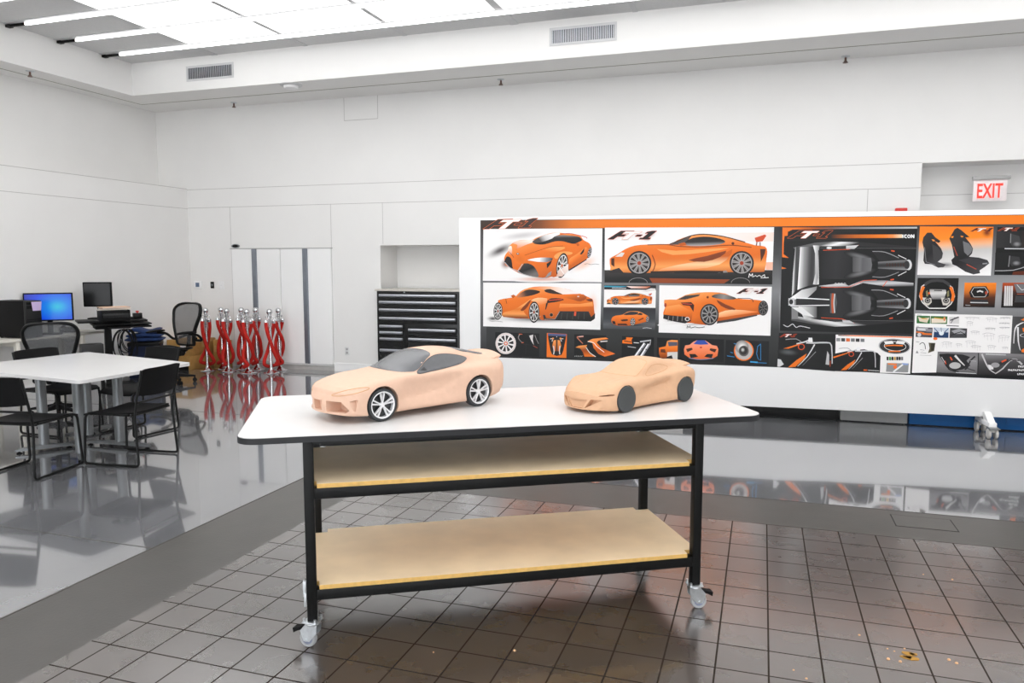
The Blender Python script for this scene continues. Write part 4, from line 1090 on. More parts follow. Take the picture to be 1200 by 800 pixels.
def disp1(x, y, z):
    a = abs(y); sg = 1 if y >= 0 else -1
    if a > .6 and .2 < z < .86 and .35 < x < 2.3:      # door hollow above the rising crease
        cr = [(.3, .30), (.8, .325), (1.2, .37), (1.6, .45), (1.9, .58), (2.05, .74), (2.15, .9)]
        zc = cr[0][1]
        for (xa, za), (xb, zb) in zip(cr, cr[1:]):
            if x >= xa: zc = za + (zb - za) * min(1, (x - xa) / (xb - xa))
        dep = .055 * sstep((z - zc) / .09) * (1 - sstep((z - .62) / .22)) * sstep((x - .35) / .35)
        y -= sg * dep
        y -= sg * .02 * math.exp(-((x - 1.83) / .075) ** 2 - ((z - .775) / .028) ** 2)      # handle dent
    if a > .25 and .48 < z < .86 and x < 0:           # raised headlamp lens
        # lens runs from the inner nose to the front of the wheel
        cx, cz = -.56 + (a - .62) * .55, .635 + (a - .62) * .16
        u = (x - cx) / .27; v = (z - cz) / .085
        r2 = u * u + v * v
        dd = .010 * (1 - sstep((r2 - .5) / .6)) 
        if a > .40: x -= dd * .7; y += sg * dd * .5
    return (x, y, z)
def outline(pts, n=5): return [(p.x, p.y) for p in spline([(x, y, 0) for x, y in pts], n, True)]
def build_car_a():
    sc_ = .563 / 2.47
    A = on_z(450, 494, TZ); B = on_z(562, 476, TZ); d = (B - A); d.z = 0; d.normalize()
    yl = Vector((-d.y, d.x, 0)); org = A + yl * (.90 * sc_)
    t = thing('clay_car', 'larger peach clay model car with dark grey windows and silver spoked wheels', 'model car', (org.x, org.y, TZ), math.atan2(d.y, d.x), 'clay model cars on the table')
    mb = car_body(S1, .34, .20, -.05, 2.6, disp1)
    o = mb.build('body', M_clay, smooth=0)
    cs = []
    for x in (0, 2.47):
        for s in (-1, 1): cs.append(cutter(cyl_y(x, .345, .372, .60 if s > 0 else -1.2, 1.2 if s > 0 else -.60)))
    # intakes in the nose
    def intake(pts, x0, x1):
        return cutter(MB().prism(pts, 0, x1 - x0, M=Matrix(((0, 0, 1, x0), (1, 0, 0, 0), (0, 1, 0, 0), (0, 0, 0, 1)))))
    cs.append(intake([(-.14, .25), (.14, .25), (.17, .45), (-.17, .45)], -1.3, -.84))
    for s in (-1, 1):
        P = [(s * .28, .245), (s * .69, .235), (s * .75, .29), (s * .62, .455), (s * .285, .455)]
        cs.append(intake(P if s > 0 else P[::-1], -1.3, -.60))
    for s in (-1, 1):
        P = [(s * .80, .27), (s * .825, .27), (s * .85, .50), (s * .75, .47)]
        cs.append(intake(P if s > 0 else P[::-1], -1.3, -.55))
    boolean_cut(o, cs); o.parent = t
    bv = bvh_of(o)
    # side glass with dark trim behind it, both sides; windscreen; rear glass
    SG = [(.92, .885), (1.25, .895), (1.6, .92), (1.95, .955), (2.2, 1.0), (2.33, 1.06), (2.2, 1.115), (1.95, 1.17), (1.7, 1.195), (1.48, 1.185), (1.28, 1.125), (1.1, 1.02)]
    SG = outline(SG, 4)
    cxm = sum(p[0] for p in SG) / len(SG); czm = sum(p[1] for p in SG) / len(SG)
    for s in (-1, 1):
        tr = decal(bv, [(cxm + (x - cxm) * 1.035, czm + (z - czm) * 1.10) for x, z in SG], lambda a, b: (a, s * 1.5, b), Vector((0, -s, 0)), .003, 'side_window_trim', M_film2, t)
        decal(bv, SG, lambda a, b: (a, s * 1.5, b), Vector((0, -s, 0)), .006, 'side_window', M_film, t)
        decal(bv, [(.98, .905), (1.17, .905), (1.12, .985)], lambda a, b: (a, s * 1.5, b), Vector((0, -s, 0)), .009, 'quarter_light', M_film2, t)
    WS = outline([(.62, -.62), (.52, -.38), (.48, 0), (.52, .38), (.62, .62), (.80, .715), (.92, .72), (1.05, .695), (1.25, .625), (1.40, .55), (1.46, .3), (1.48, 0), (1.46, -.3), (1.40, -.55), (1.25, -.625), (1.05, -.695), (.92, -.72), (.80, -.715)], 3)
    decal(bv, WS, lambda a, b: (a, b, 2.), Vector((0, 0, -1)), .004, 'windscreen', M_film, t)
    RW = outline([(2.2, -.42), (2.15, 0), (2.2, .42), (2.6, .42), (3.0, .36), (3.06, 0), (3.0, -.36), (2.6, -.42)], 4)
    decal(bv, RW, lambda a, b: (a, b, 2.), Vector((0, 0, -1)), .004, 'rear_window', M_film, t)
    for s in (-1, 1):
        P = outline([(.40, .575), (.52, .63), (.66, .685), (.78, .72), (.85, .715), (.86, .675), (.79, .62), (.66, .585), (.52, .565)], 4)
        Q = [bv.ray_cast(Vector((-2, s * a, z)), Vector((1, 0, 0)))[0] for a, z in P]
        MB().tube([q for q in Q if q is not None], .008, 6, closed=True).build('headlamp_outline', M_claydk, t)
    # ducktail lip
    L = []
    for k in range(13):
        y = -.66 + 1.32 * k / 12; u = (y / .66) ** 2; x = 3.33 - .10 * u; z = 1.105 - .075 * u
        L.append([(x - .16, y, z - .02), (x - .04, y, z + .012), (x + .07, y, z + .03), (x + .075, y, z + .018), (x - .02, y, z - .05)])
    MB().loft(L).build('rear_spoiler', M_clay, t)
    for x in (0, 2.47):
        for s in (-1, 1): spoke_wheel(t, x, s * (.885 if x == 0 else .905), s, .335, .22)
    t.scale = (sc_,) * 3
build_car_a()

# ---------------- all-clay car with blank wheel discs
S2 = [(-.95, .10, .55, .66, .17, .70, .27, .68, .38, .58, .46, .44, .50, .30, .525, .15, .54, .545),
      (-.80, .09, .74, .81, .16, .84, .29, .82, .43, .72, .54, .54, .585, .36, .605, .18, .625, .63),
      (-.55, .08, .84, .88, .17, .90, .34, .89, .53, .78, .655, .58, .68, .38, .685, .19, .70, .705),
      (-.25, .08, .87, .905, .18, .925, .40, .92, .63, .82, .765, .60, .765, .39, .755, .2, .765, .77),
      (.0, .08, .87, .91, .19, .93, .43, .925, .67, .83, .80, .61, .805, .40, .79, .2, .80, .805),
      (.3, .08, .84, .875, .19, .88, .42, .90, .66, .82, .79, .62, .83, .42, .83, .21, .84, .845),
      (.6, .08, .82, .855, .19, .82, .42, .865, .64, .81, .775, .66, .85, .47, .885, .24, .90, .905),
      (.9, .08, .81, .85, .19, .78, .42, .845, .64, .81, .775, .70, .86, .58, .99, .34, 1.04, 1.05),
      (1.2, .08, .81, .85, .19, .77, .43, .84, .66, .82, .79, .70, .88, .57, 1.11, .35, 1.175, 1.19),
      (1.5, .08, .82, .86, .20, .79, .45, .845, .68, .83, .81, .69, .905, .55, 1.16, .35, 1.235, 1.25),
      (1.8, .08, .84, .885, .21, .835, .48, .87, .71, .85, .84, .67, .935, .53, 1.15, .34, 1.24, 1.255),
      (2.1, .09, .87, .92, .23, .91, .51, .92, .75, .87, .88, .66, .965, .51, 1.12, .32, 1.205, 1.22),
      (2.5, .10, .88, .935, .26, .955, .53, .955, .78, .885, .915, .65, .98, .48, 1.06, .29, 1.125, 1.14),
      (2.8, .12, .86, .92, .30, .945, .55, .94, .79, .85, .91, .64, .965, .46, 1.01, .27, 1.05, 1.06),
      (3.1, .17, .80, .87, .34, .89, .57, .89, .78, .79, .885, .61, .93, .44, .96, .25, .985, .99),
      (3.3, .24, .70, .78, .40, .81, .58, .81, .75, .73, .84, .57, .88, .41, .905, .24, .925, .93)]
def disp2(x, y, z):
    a = abs(y); sg = 1 if y >= 0 else -1
    if a > .5 and .2 < z < .9 and .3 < x < 2.2:          # deep scoop sweeping up to the haunch
        zc = .50 + .17 * (x - .8) * .62
        wv = .05 + .055 * sstep((x - .5) / 1.2)
        amt = .02 + .09 * sstep((x - .6) / 1.25)
        prof = math.exp(-((z - zc) / wv) ** 2)
        y -= sg * amt * prof * sstep((x - .45) / .4) * (1 - sstep((x - 1.86) / .14))
    if a < .7 and z > .6 and -.7 < x < .7:               # ridges along the bonnet
        z += .016 * math.exp(-((a - .40 - .12 * (x + .7)) / .045) ** 2) * sstep((x + .7) / .3) * (1 - sstep((x - .4) / .3))
    return (x, y, z)
def build_car_b():
    sc_ = .463 / 2.5
    A = on_z(735, 483.5, TZ); B = on_z(804, 470, TZ); d = (B - A); d.z = 0; d.normalize()
    yl = Vector((-d.y, d.x, 0)); org = A + yl * (.93 * sc_)
    t = thing('clay_car', 'smaller all-clay model car with blank charcoal wheel discs', 'model car', (org.x, org.y, TZ), math.atan2(d.y, d.x), 'clay model cars on the table')
    mb = car_body(S2, .42, .24, 0., 2.5, disp2)
    o = mb.build('body', M_clay2, smooth=0)
    cs = []
    for x in (0, 2.5):
        for s in (-1, 1): cs.append(cutter(cyl_y(x, .35, .372, .82 if s > 0 else -1.2, 1.2 if s > 0 else -.82)))
    def intake(pts, x0, x1): return cutter(MB().prism(pts, 0, x1 - x0, M=Matrix(((0, 0, 1, x0), (1, 0, 0, 0), (0, 1, 0, 0), (0, 0, 0, 1)))))
    cs.append(intake([(-.20, .13), (.20, .13), (.36, .37), (-.36, .37)], -1.4, -.885))
    for s in (-1, 1):
        P = [(s * .27, .135), (s * .74, .39), (s * .43, .38)]
        cs.append(intake(P if s > 0 else P[::-1], -1.4, -.72))
        # lamp slot above
        Q = [(.60, .46), (.60, .485), (.86, .535), (.86, .485)]; Q = [(s * a, b) for a, b in Q]
        cs.append(intake(Q if s > 0 else Q[::-1], -1.4, -.42))
    boolean_cut(o, cs); o.parent = t
    bv = bvh_of(o)
    SG = outline([(1.02, .86), (1.4, .875), (1.8, .92), (2.06, .99), (1.95, 1.05), (1.7, 1.10), (1.45, 1.10), (1.22, 1.02)], 4)
    M_line = M_claydk
    def groove(poly, s, nm):
        P = [bv.ray_cast(Vector((x, s * 1.5, z)), Vector((0, -s, 0)))[0] for x, z in poly]; P = [p for p in P if p is not None]
        MB().tube(P, .008, 6, closed=True).build(nm, M_claydk, t)
    for s in (-1, 1):
        groove(SG, s, 'window_outline')
    WS = outline([(.60, -.56), (.50, 0), (.60, .56), (.80, .62), (1.2, .54), (1.34, .44), (1.40, 0), (1.34, -.44), (1.2, -.54), (.80, -.62)], 3)
    P = [bv.ray_cast(Vector((x, y, 2.)), Vector((0, 0, -1)))[0] for x, y in WS]
    MB().tube(P, .008, 6, closed=True).build('windscreen_outline', M_claydk, t)
    L = []
    for k in range(13):
        y = -.62 + 1.24 * k / 12; u = (y / .62) ** 2; x = 3.16 - .10 * u; z = 1.015 - .06 * u
        L.append([(x - .30, y, z + .015), (x - .1, y, z + .045), (x + .06, y, z + .045), (x + .06, y, z + .03), (x - .1, y, z + .005)])
    MB().loft(L).build('rear_spoiler', M_clay2, t)
    for x in (0, 2.5):
        for s in (-1, 1):
            yy = s * (.935 if x == 0 else .962)
            Mx = Matrix.Translation((x, yy, .35)) @ Matrix.Rotation(PI / 2 if s < 0 else -PI / 2, 4, 'X')
            MB().lathe([(0, -.12), (.34, -.12), (.345, -.11), (.345, -.012), (.335, 0), (0, .004)], 48, 0, Mx).build('wheel_disc', M_disc, t)
    t.scale = (sc_,) * 3
build_car_b()
# ================================================================= PRINTED POSTERS
O1, O2, O3, O4, O5 = '#e6721a', '#f29d52', '#b9540f', '#7c350c', '#fbc794'
PAP, BK, DG = '#eeeceb', '#121214', '#2a2b2c'
Z1, Z2, Z3, Z4 = (560, 252, 8), (560, 325, 8), (705, 260, 5.714), (705, 325, 5.714)
Z5, Z6, Z7, Z8 = (910, 255, 6.153), (905, 380, 7.059), (1065, 255, 6.956), (1065, 355, 8.889)
XE = 1260
def sheet(label, fill):
    p = Print(.0006); fill(p); o = p.build('poster_sheet', bt); o['label'] = label; return o
def s1(p):
    p.poly([(563, 258), (912.8, 254.6), (912.8, 430.2), (563, 418)], None, axis=((700, 258), (700, 425)), stops=[(0, '#151515'), (.25, '#3c3d3e'), (.5, '#7d7e80'), (.75, '#323434'), (1, '#1b1c1c')])
    p.poly([(563, 258), (570, 258), (570, 418.2), (563, 418)], None, axis=((566, 258), (566, 418)), stops=[(0, '#2a2423'), (.5, '#6d6d6f'), (1, '#101112')])
    p.poly([(563, 258.5), (912.8, 255.2), (912.8, 265.2), (563, 268.4)], None, axis=((598, 262), (912, 262)), stops=[(0, '#3a2a22'), (.1, '#5a3520'), (.25, '#d9731f'), (.5, '#ec7814'), (1, '#f17e14')])
def s2(p):
    p.poly([(912.8, 254.6), (1073.2, 252.8), (1069.8, 439.4), (912.8, 430.2)], None, axis=((990, 255), (990, 436)), stops=[(0, '#151515'), (.3, '#4a4b4d'), (.5, '#8a8b8d'), (.75, '#2b2c2d'), (1, '#0e0f10')])
    p.poly([(912.8, 255.2), (1073.2, 253.4), (1073.2, 263.6), (912.8, 265.2)], '#f17c14')
def s3(p):
    p.poly([(1073.2, 252.8), (XE, 250.6), (XE, 447.5), (1069.8, 439.4)], None, axis=((1130, 255), (1130, 440)), stops=[(0, '#151515'), (.25, '#6d6e70'), (.5, '#9b9c9e'), (.75, '#444'), (1, '#0e0f12')] if False else [(0, '#151515'), (.25, '#6d6e70'), (.5, '#9b9c9e'), (.75, '#444446'), (1, '#0e0f12')])
    p.poly([(1073.2, 253.4), (XE, 251.2), (XE, 261.8), (1073.2, 263.6)], '#f17c14')
sh1 = sheet('left poster sheet with exterior car sketches', s1); sh2 = sheet('middle poster sheet with the cockpit drawing', s2); sh3 = sheet('right poster sheet with seats and steering wheel', s3)
sh_ft = Print(.004, Z1); sh_ft.ft1(72, 131, 470, 88, dark='#3a2b26', line='#e9713a', tee='#f4f2f0', sk=-.03); sh_ft.build('lettering', sh1)
def pic(sheet_, fr, label, fill):
    p = Print(.0025, fr); fill(p); o = p.build('picture', sheet_); o['label'] = label; return o
OG = [(0, O5), (.25, O2), (.5, O1), (.8, O3), (1, O4)]

def A(p):
    p.poly([(52, 130), (1168, 124), (1162, 628), (47, 615)], PAP)
    p.soft(210, 330, 170, 60, '#4a4344', PAP, rot=-.45); p.soft(420, 190, 260, 45, '#c9c6c6', PAP, rot=-.12)
    p.soft(1000, 460, 150, 55, '#efc7b4', PAP, rot=-.5); p.soft(600, 600, 330, 30, '#d8a796', PAP); p.soft(260, 460, 60, 60, '#8c6a60', PAP)
    body = [(250, 430), (248, 400), (262, 365), (285, 335), (290, 298), (325, 262), (375, 240), (430, 233), (510, 232), (545, 214), (610, 190), (680, 170), (745, 165), (830, 172), (920, 184), (965, 198), (990, 232), (1045, 264), (1064, 300), (1068, 332), (1052, 380), (1018, 412), (935, 465), (850, 515), (730, 578), (690, 577), (640, 590), (560, 582), (470, 570), (385, 542), (310, 500), (262, 470)]
    p.poly(body, None, axis=((560, 160), (680, 600)), stops=[(0, O2), (.35, O1), (.7, '#dd6a14'), (1, O3)], sm=3)
    p.poly([(325, 262), (380, 240), (510, 233), (545, 245), (460, 275), (380, 310), (355, 330), (372, 280)], None, axis=((420, 232), (400, 330)), stops=[(0, '#fbe6d8'), (1, O1)], sm=3)
    p.poly([(290, 300), (315, 290), (322, 335), (318, 378), (300, 365), (284, 335)], None, axis=((290, 300), (315, 375)), stops=[(0, '#fdeee4'), (1, O1)], sm=3)
    p.poly([(510, 250), (560, 216), (640, 182), (745, 166), (770, 178), (720, 200), (690, 222), (620, 246), (550, 262)], None, axis=((700, 170), (600, 255)), stops=[(0, '#f6f4f3'), (.6, '#cfcbca'), (1, '#4b4543')], sm=3)
    p.poly([(520, 264), (590, 254), (690, 222), (725, 197), (790, 186), (870, 192), (945, 202), (978, 232), (950, 250), (905, 268), (860, 262), (800, 246), (725, 246), (650, 268), (590, 276)], None, axis=((760, 180), (760, 275)), stops=[(0, '#8d8886'), (.35, '#2a2625'), (1, '#171312')], sm=3)
    p.stroke([(775, 178), (860, 172), (950, 190), (1010, 205), (1025, 218)], 6, '#c23a28', 4)
    p.poly([(620, 320), (700, 300), (800, 298), (815, 312), (740, 340), (640, 348), (560, 345)], None, axis=((700, 298), (690, 348)), stops=[(0, O2), (1, O1)], sm=3)
    p.stroke([(430, 380), (560, 335), (680, 300), (800, 288)], 3, O4, 4); p.stroke([(290, 340), (330, 385), (335, 400)], 4, O4, 3)
    p.poly([(715, 385), (760, 350), (830, 340), (890, 352), (860, 372), (790, 372), (740, 410)], O2, sm=3)
    p.poly([(860, 410), (935, 360), (1010, 300), (1030, 330), (1000, 380), (930, 425), (862, 470)], None, axis=((900, 360), (960, 440)), stops=[(0, '#f39a4c'), (.5, O1), (1, O3)], sm=3)
    p.poly([(956, 368), (985, 326), (1000, 306), (996, 342), (975, 368)], BK)
    p.poly([(900, 268), (940, 262), (955, 280), (935, 292), (925, 275)], O3)
    p.poly([(370, 522), (395, 512), (435, 452), (500, 462), (540, 498), (572, 566), (545, 582), (470, 566), (385, 540)], None, axis=((440, 455), (480, 570)), stops=[(0, '#3d3836'), (.5, '#191818'), (1, '#6d6866')], sm=2)
    p.poly([(252, 425), (272, 388), (302, 395), (318, 425), (324, 480), (330, 500), (300, 492), (266, 462), (250, 442)], '#1d1716', sm=2)
    p.stroke([(252, 440), (300, 492), (370, 522), (430, 555), (540, 582), (630, 588), (690, 528)], 7, '#b9b5b3', 4); p.poly([(628, 590), (660, 545), (690, 525), (688, 560), (650, 585)], '#8f8884')
    p.stroke([(375, 523), (420, 458)], 6, '#c9c2bd')
    p.poly([(465, 420), (540, 402), (640, 397), (702, 404), (690, 424), (650, 440), (570, 438), (500, 428)], None, axis=((470, 400), (700, 440)), stops=[(0, '#e8d9cf'), (.4, '#ffffff'), (.75, '#8f8c8f'), (1, '#1d1b1d')], sm=2)
    p.poly([(645, 455), (690, 428), (700, 412), (682, 458), (650, 498)], BK)
    p.soft(395, 410, 60, 50, '#d96a12', O1); p.ell(375, 363, 13, 9, '#54301c'); p.ell(375, 362, 8, 5, '#d6cfc8')
    p.wheel(790, 472, 52, 118, .18, rim='#d9d4d2', spokes=9, back='#2a2220', hub='#c65f22'); p.wheel(1048, 352, 17, 50, .25, spokes=6)
    p.poly([(850, 512), (935, 462), (1018, 410), (1022, 418), (936, 474), (855, 524)], '#2b2320')
    p.poly([(760, 520), (850, 455), (848, 520), (790, 575), (735, 578)], None, axis=((850, 470), (760, 580)), stops=[(0, '#efe4df'), (1, '#d9b4a4')])
    p.stroke([(760, 480), (800, 540), (815, 555)], 9, '#f6efec', 2, 2); p.stroke([(790, 455), (845, 465)], 8, '#f3eeec', 0, 2)
    p.stroke([(1000, 460), (1030, 455), (1060, 463), (1100, 458), (1138, 462)], 3, '#55504e', 3)
pic(sh1, Z1, 'sketch of an orange sports car seen from its front corner', A)
def B(p):
    p.poly([(50, 48), (1158, 55), (1148, 490), (50, 457)], PAP)
    p.soft(610, 385, 510, 50, '#3a3b3a', PAP); p.soft(1080, 250, 60, 130, '#f0cfc0', PAP); p.soft(140, 385, 70, 28, '#3c3c3c', PAP)
    p.poly([(190, 215), (240, 200), (310, 190), (360, 172), (400, 130), (480, 96), (580, 84), (700, 88), (820, 105), (900, 130), (960, 152), (1010, 172), (1060, 195), (1082, 215), (1090, 300), (1098, 370), (1080, 395), (1050, 400), (600, 400), (590, 360), (480, 385), (240, 370), (215, 300), (195, 240)], None, axis=((560, 84), (600, 400)), stops=[(0, O2), (.3, O1), (.65, '#da6a16'), (1, O3)], sm=2)
    p.poly([(480, 97), (600, 84), (760, 92), (900, 130), (960, 152), (800, 158), (740, 150), (640, 118), (580, 108)], None, axis=((500, 90), (900, 150)), stops=[(0, O1), (.4, '#f3b48a'), (.7, '#f4e3da'), (1, '#efe6e2')], sm=2)
    p.poly([(625, 118), (680, 108), (740, 135), (795, 158), (700, 152), (640, 138)], '#2a1c16', sm=2)
    p.poly([(365, 184), (410, 140), (480, 112), (560, 122), (585, 138), (520, 165), (440, 180), (400, 186)], None, axis=((380, 180), (560, 120)), stops=[(0, '#c47a52'), (.4, '#3b2a26'), (1, '#241712')], sm=2)
    p.poly([(240, 330), (340, 300), (440, 240), (500, 200), (480, 250), (430, 320), (470, 380), (250, 370)], None, axis=((340, 260), (340, 375)), stops=[(0, '#f4a05a'), (.3, '#d9701d'), (.7, O2), (1, O4)], sm=3)
    p.poly([(400, 305), (450, 250), (500, 205), (470, 270), (430, 310)], O4, sm=2)
    p.poly([(500, 215), (560, 190), (640, 195), (650, 210), (630, 300), (605, 390), (585, 330), (550, 240)], None, axis=((560, 190), (600, 380)), stops=[(0, O5), (.4, O1), (1, O3)], sm=2)
    p.poly([(770, 165), (880, 155), (990, 158), (1020, 195), (960, 225), (900, 210), (820, 190)], None, axis=((880, 155), (900, 225)), stops=[(0, O1), (1, '#9c470f')], sm=2)
    p.poly([(655, 215), (690, 195), (770, 195), (808, 210), (740, 228), (690, 235), (650, 240)], '#2a1714', sm=2); p.stroke([(665, 215), (720, 210), (790, 205)], 6, '#e8552c'); p.poly([(640, 240), (660, 235), (640, 300), (632, 300)], BK)
    p.poly([(1010, 205), (1070, 200), (1078, 225), (1040, 222)], '#5c2a1a')
    p.poly([(770, 245), (960, 248), (1075, 230), (1080, 270), (760, 285)], None, axis=((900, 240), (900, 290)), stops=[(0, O2), (1, O1)])
    p.poly([(610, 350), (632, 352), (640, 380), (725, 388), (765, 315), (1040, 318), (1062, 370), (1100, 335), (1098, 385), (1060, 412), (740, 402), (620, 395)], None, axis=((800, 310), (800, 410)), stops=[(0, '#201d1c'), (1, '#111')] if False else [(0, '#2b2624'), (1, '#111111')])
    for k in range(5): p.stroke([(790 + k * 52, 330), (780 + k * 54, 390)], 5, '#3f4442')
    p.poly([(905, 320), (925, 320), (920, 360), (902, 360)], '#d5583a'); p.ell(690, 350, 18, 18, '#1a1412'); p.ell(690, 350, 18, 18, '#c99a72', inner=.85)
    p.stroke([(625, 392), (725, 390), (768, 318)], 4, '#a9a6a4')
    p.wheel(190, 315, 42, 82, .05, spokes=10, rim='#d0cdcb'); p.wheel(528, 325, 50, 100, .03, spokes=9, rim='#d0cdcb')
    p.poly([(310, 172), (335, 160), (355, 172), (330, 195)], O3); p.stroke([(262, 200), (272, 245)], 4, '#4a2312'); p.ell(942, 178, 10, 6, '#d9c8bc')
    p.stroke([(110, 405), (140, 412), (170, 408), (235, 416)], 3, '#4d4d4d', 3)
pic(sh1, Z2, 'sketch of an orange sports car seen from its rear corner', B)
def carside(p, X, Y, W, H, simple=False, wing=True):
    """side view of the low orange coupe, nose to the left, in a W x H box"""
    T = lambda L: [(X + W * u, Y + H * v) for u, v in L]
    body = [(.0, .62), (.01, .56), (.05, .48), (.10, .36), (.16, .28), (.24, .255), (.38, .24), (.43, .15), (.51, .05), (.60, .02), (.70, .06), (.80, .14), (.92, .27), (.985, .30), (1.0, .42), (.995, .58), (.985, .85), (.95, .90), (.74, .90), (.30, .92), (.26, .92), (.03, .90), (.005, .80)]
    p.poly(T(body), None, axis=(T([(.5, 0)])[0], T([(.5, .95)])[0]), stops=[(0, O2), (.3, O1), (.6, '#dc6a14'), (.8, O2), (1, O3)], sm=2)
    p.poly(T([(.385, .26), (.45, .15), (.52, .055), (.50, .14), (.455, .26)]), '#4a4543', sm=1)
    p.poly(T([(.47, .27), (.50, .14), (.56, .08), (.63, .075), (.70, .12), (.735, .185), (.70, .25), (.58, .29)]), None, axis=(T([(.6, .08)])[0], T([(.6, .29)])[0]), stops=[(0, '#171413'), (.55, '#26211f'), (1, '#a9a5a3')], sm=2)
    p.poly(T([(.30, .88), (.42, .74), (.55, .66), (.68, .55), (.78, .36), (.74, .62), (.62, .80)]), None, axis=(T([(.5, .55)])[0], T([(.5, .9)])[0]), stops=[(0, '#c85e12'), (.5, O5), (1, O1)], sm=2)
    p.poly(T([(.50, .62), (.62, .52), (.74, .40), (.70, .55), (.60, .66)]), O4, sm=2)
    p.poly(T([(.30, .36), (.42, .40), (.60, .36), (.76, .34), (.60, .44), (.40, .50)]), O2, sm=2)
    p.poly(T([(.40, .90), (.70, .89), (.68, .925), (.42, .93)]), BK); p.poly(T([(.0, .87), (.06, .80), (.09, .92), (.0, .92)]), '#2a2523'); p.poly(T([(.68, .90), (.74, .86), (.75, .91), (.69, .92)]), '#8d8884')
    p.poly(T([(.035, .54), (.075, .44), (.095, .45), (.08, .54)]), '#dcd6d2'); p.poly(T([(.01, .58), (.03, .57), (.03, .78), (.01, .72)]), '#4c2210'); p.poly(T([(.955, .36), (.99, .36), (.985, .46), (.96, .66)]), '#4c2210')
    p.poly(T([(.435, .24), (.475, .20), (.49, .26), (.45, .29)]), O3); p.ell(*T([(.782, .23)])[0], W * .009, W * .009, '#5a2a14')
    p.stroke(T([(.24, .262), (.36, .255), (.45, .30), (.60, .31), (.76, .27), (.90, .32)]), W * .005, O4, 3); p.stroke(T([(.27, .50), (.29, .72), (.27, .90)]), W * .006, O4, 2); p.stroke(T([(.26, .905), (.5, .885), (.72, .895)]), W * .012, '#2b1a10', 2); p.stroke(T([(.38, .25), (.45, .145), (.52, .045), (.60, .015), (.72, .065), (.86, .2)]), W * .006, '#3a1a0a', 3)
    if wing: p.poly(T([(.92, .10), (.985, .02), (.995, .05), (.97, .18), (.93, .20)]), '#c8481f'); p.stroke(T([(.935, .2), (.93, .28)]), W * .006, '#6b2a14'); p.stroke(T([(.955, .2), (.955, .29)]), W * .006, '#6b2a14')
    for u in (.188, .838): p.wheel(*T([(u, .69)])[0], W * .077, W * .077, spokes=5 if simple else 10, rim='#9d9998', hub='#a03a20', back='#2b2523', double=not simple)
def Cc(p):
    p.poly([(22, 38), (1155, 35), (1142, 418), (20, 405)], PAP)
    p.poly([(700, 75), (1154, 70), (1148, 130), (800, 130)], None, axis=((700, 100), (1150, 100)), stops=[(0, PAP), (1, '#f4d9cf')])
    p.poly([(1100, 270), (1147, 268), (1145, 320), (1100, 320)], '#f1b59c')
    p.poly([(20, 322), (1145, 322), (1142, 418), (20, 405)], None, axis=((600, 322), (600, 415)), stops=[(0, '#33302e'), (.5, '#161515'), (1, '#0f0f0f')])
    p.poly([(320, 375), (860, 385), (820, 411), (340, 408)], '#8a3d12'); 
    for x in (245, 930): p.stroke([(x + 62 * math.cos(a), 408 - 34 * math.sin(a)) for a in [i * PI / 12 for i in range(13)]], 3, '#8c8888')
    carside(p, 54, 78, 1055, 286)
    p.ft1(55, 116, 300, 56, dark='#1d1a19', line='#d95a3a', tee='#f6f2f0', teeline='#e08b74')
    for k, (a, b) in enumerate((((985, 372), (990, 345)), ((990, 345), (1000, 362)), ((1000, 362), (1010, 345)), ((1010, 345), (1012, 370)))): p.stroke([a, b], 4, '#f5f3f2')
    p.stroke([(1018, 366), (1030, 358), (1040, 366), (1055, 357), (1070, 366), (1090, 352), (1092, 372)], 4, '#f5f3f2', 2); p.stroke([(1065, 374), (1118, 372)], 4, '#f5f3f2')
pic(sh1, Z3, 'large side view of the orange sports car', Cc)
def D(p):
    p.poly([(18, 52), (365, 52), (361, 203), (15, 198)], PAP)
    p.poly([(18, 52), (365, 52), (365, 84), (18, 80)], '#15161a'); p.poly([(18, 55), (180, 58), (130, 66), (18, 64)], '#2f93ae'); p.stroke([(70, 70), (165, 72)], 4, '#d9d9d9')
    p.poly([(165, 58), (330, 60), (300, 74), (200, 72)], None, axis=((165, 60), (330, 64)), stops=[(0, '#f3e2da'), (1, O3)]); p.poly([(270, 92), (330, 72), (362, 74), (360, 86), (300, 95)], '#d9d4d2')
    p.soft(190, 178, 160, 10, '#6d6a69', PAP); carside(p, 35, 103, 305, 82, True)
pic(sh1, Z4, 'small side view of the orange sports car', D)
def carfront34(p, X, Y, W, H):
    T = lambda L: [(X + W * u, Y + H * v) for u, v in L]
    p.poly(T([(0, .62), (.03, .42), (.12, .30), (.30, .24), (.42, .06), (.58, .0), (.75, .04), (.90, .22), (.99, .36), (1, .58), (.94, .70), (.62, .90), (.45, .98), (.15, .96), (.03, .82)]), None, axis=(T([(.5, 0)])[0], T([(.5, 1)])[0]), stops=[(0, O2), (.4, O1), (1, O3)], sm=2)
    p.poly(T([(.32, .25), (.45, .07), (.58, .03), (.72, .08), (.68, .22), (.52, .26)]), '#2a2a30', sm=2); p.poly(T([(.68, .24), (.76, .1), (.85, .2), (.80, .27)]), '#1a1a1d', sm=1)
    p.poly(T([(.25, .58), (.42, .54), (.44, .64), (.30, .68)]), '#3a1d10', sm=2); p.poly(T([(.02, .66), (.1, .68), (.12, .9), (.04, .84)]), BK, sm=1); p.poly(T([(.16, .84), (.40, .84), (.44, .95), (.18, .94)]), '#1c1614'); p.poly(T([(.70, .60), (.85, .42), (.86, .52), (.74, .66)]), O4)
    p.wheel(*T([(.57, .72)])[0], W * .07, H * .26, .08, spokes=7, rim='#cfcdcc'); p.wheel(*T([(.96, .54)])[0], W * .04, H * .20, .08, spokes=6, rim='#cfcdcc')
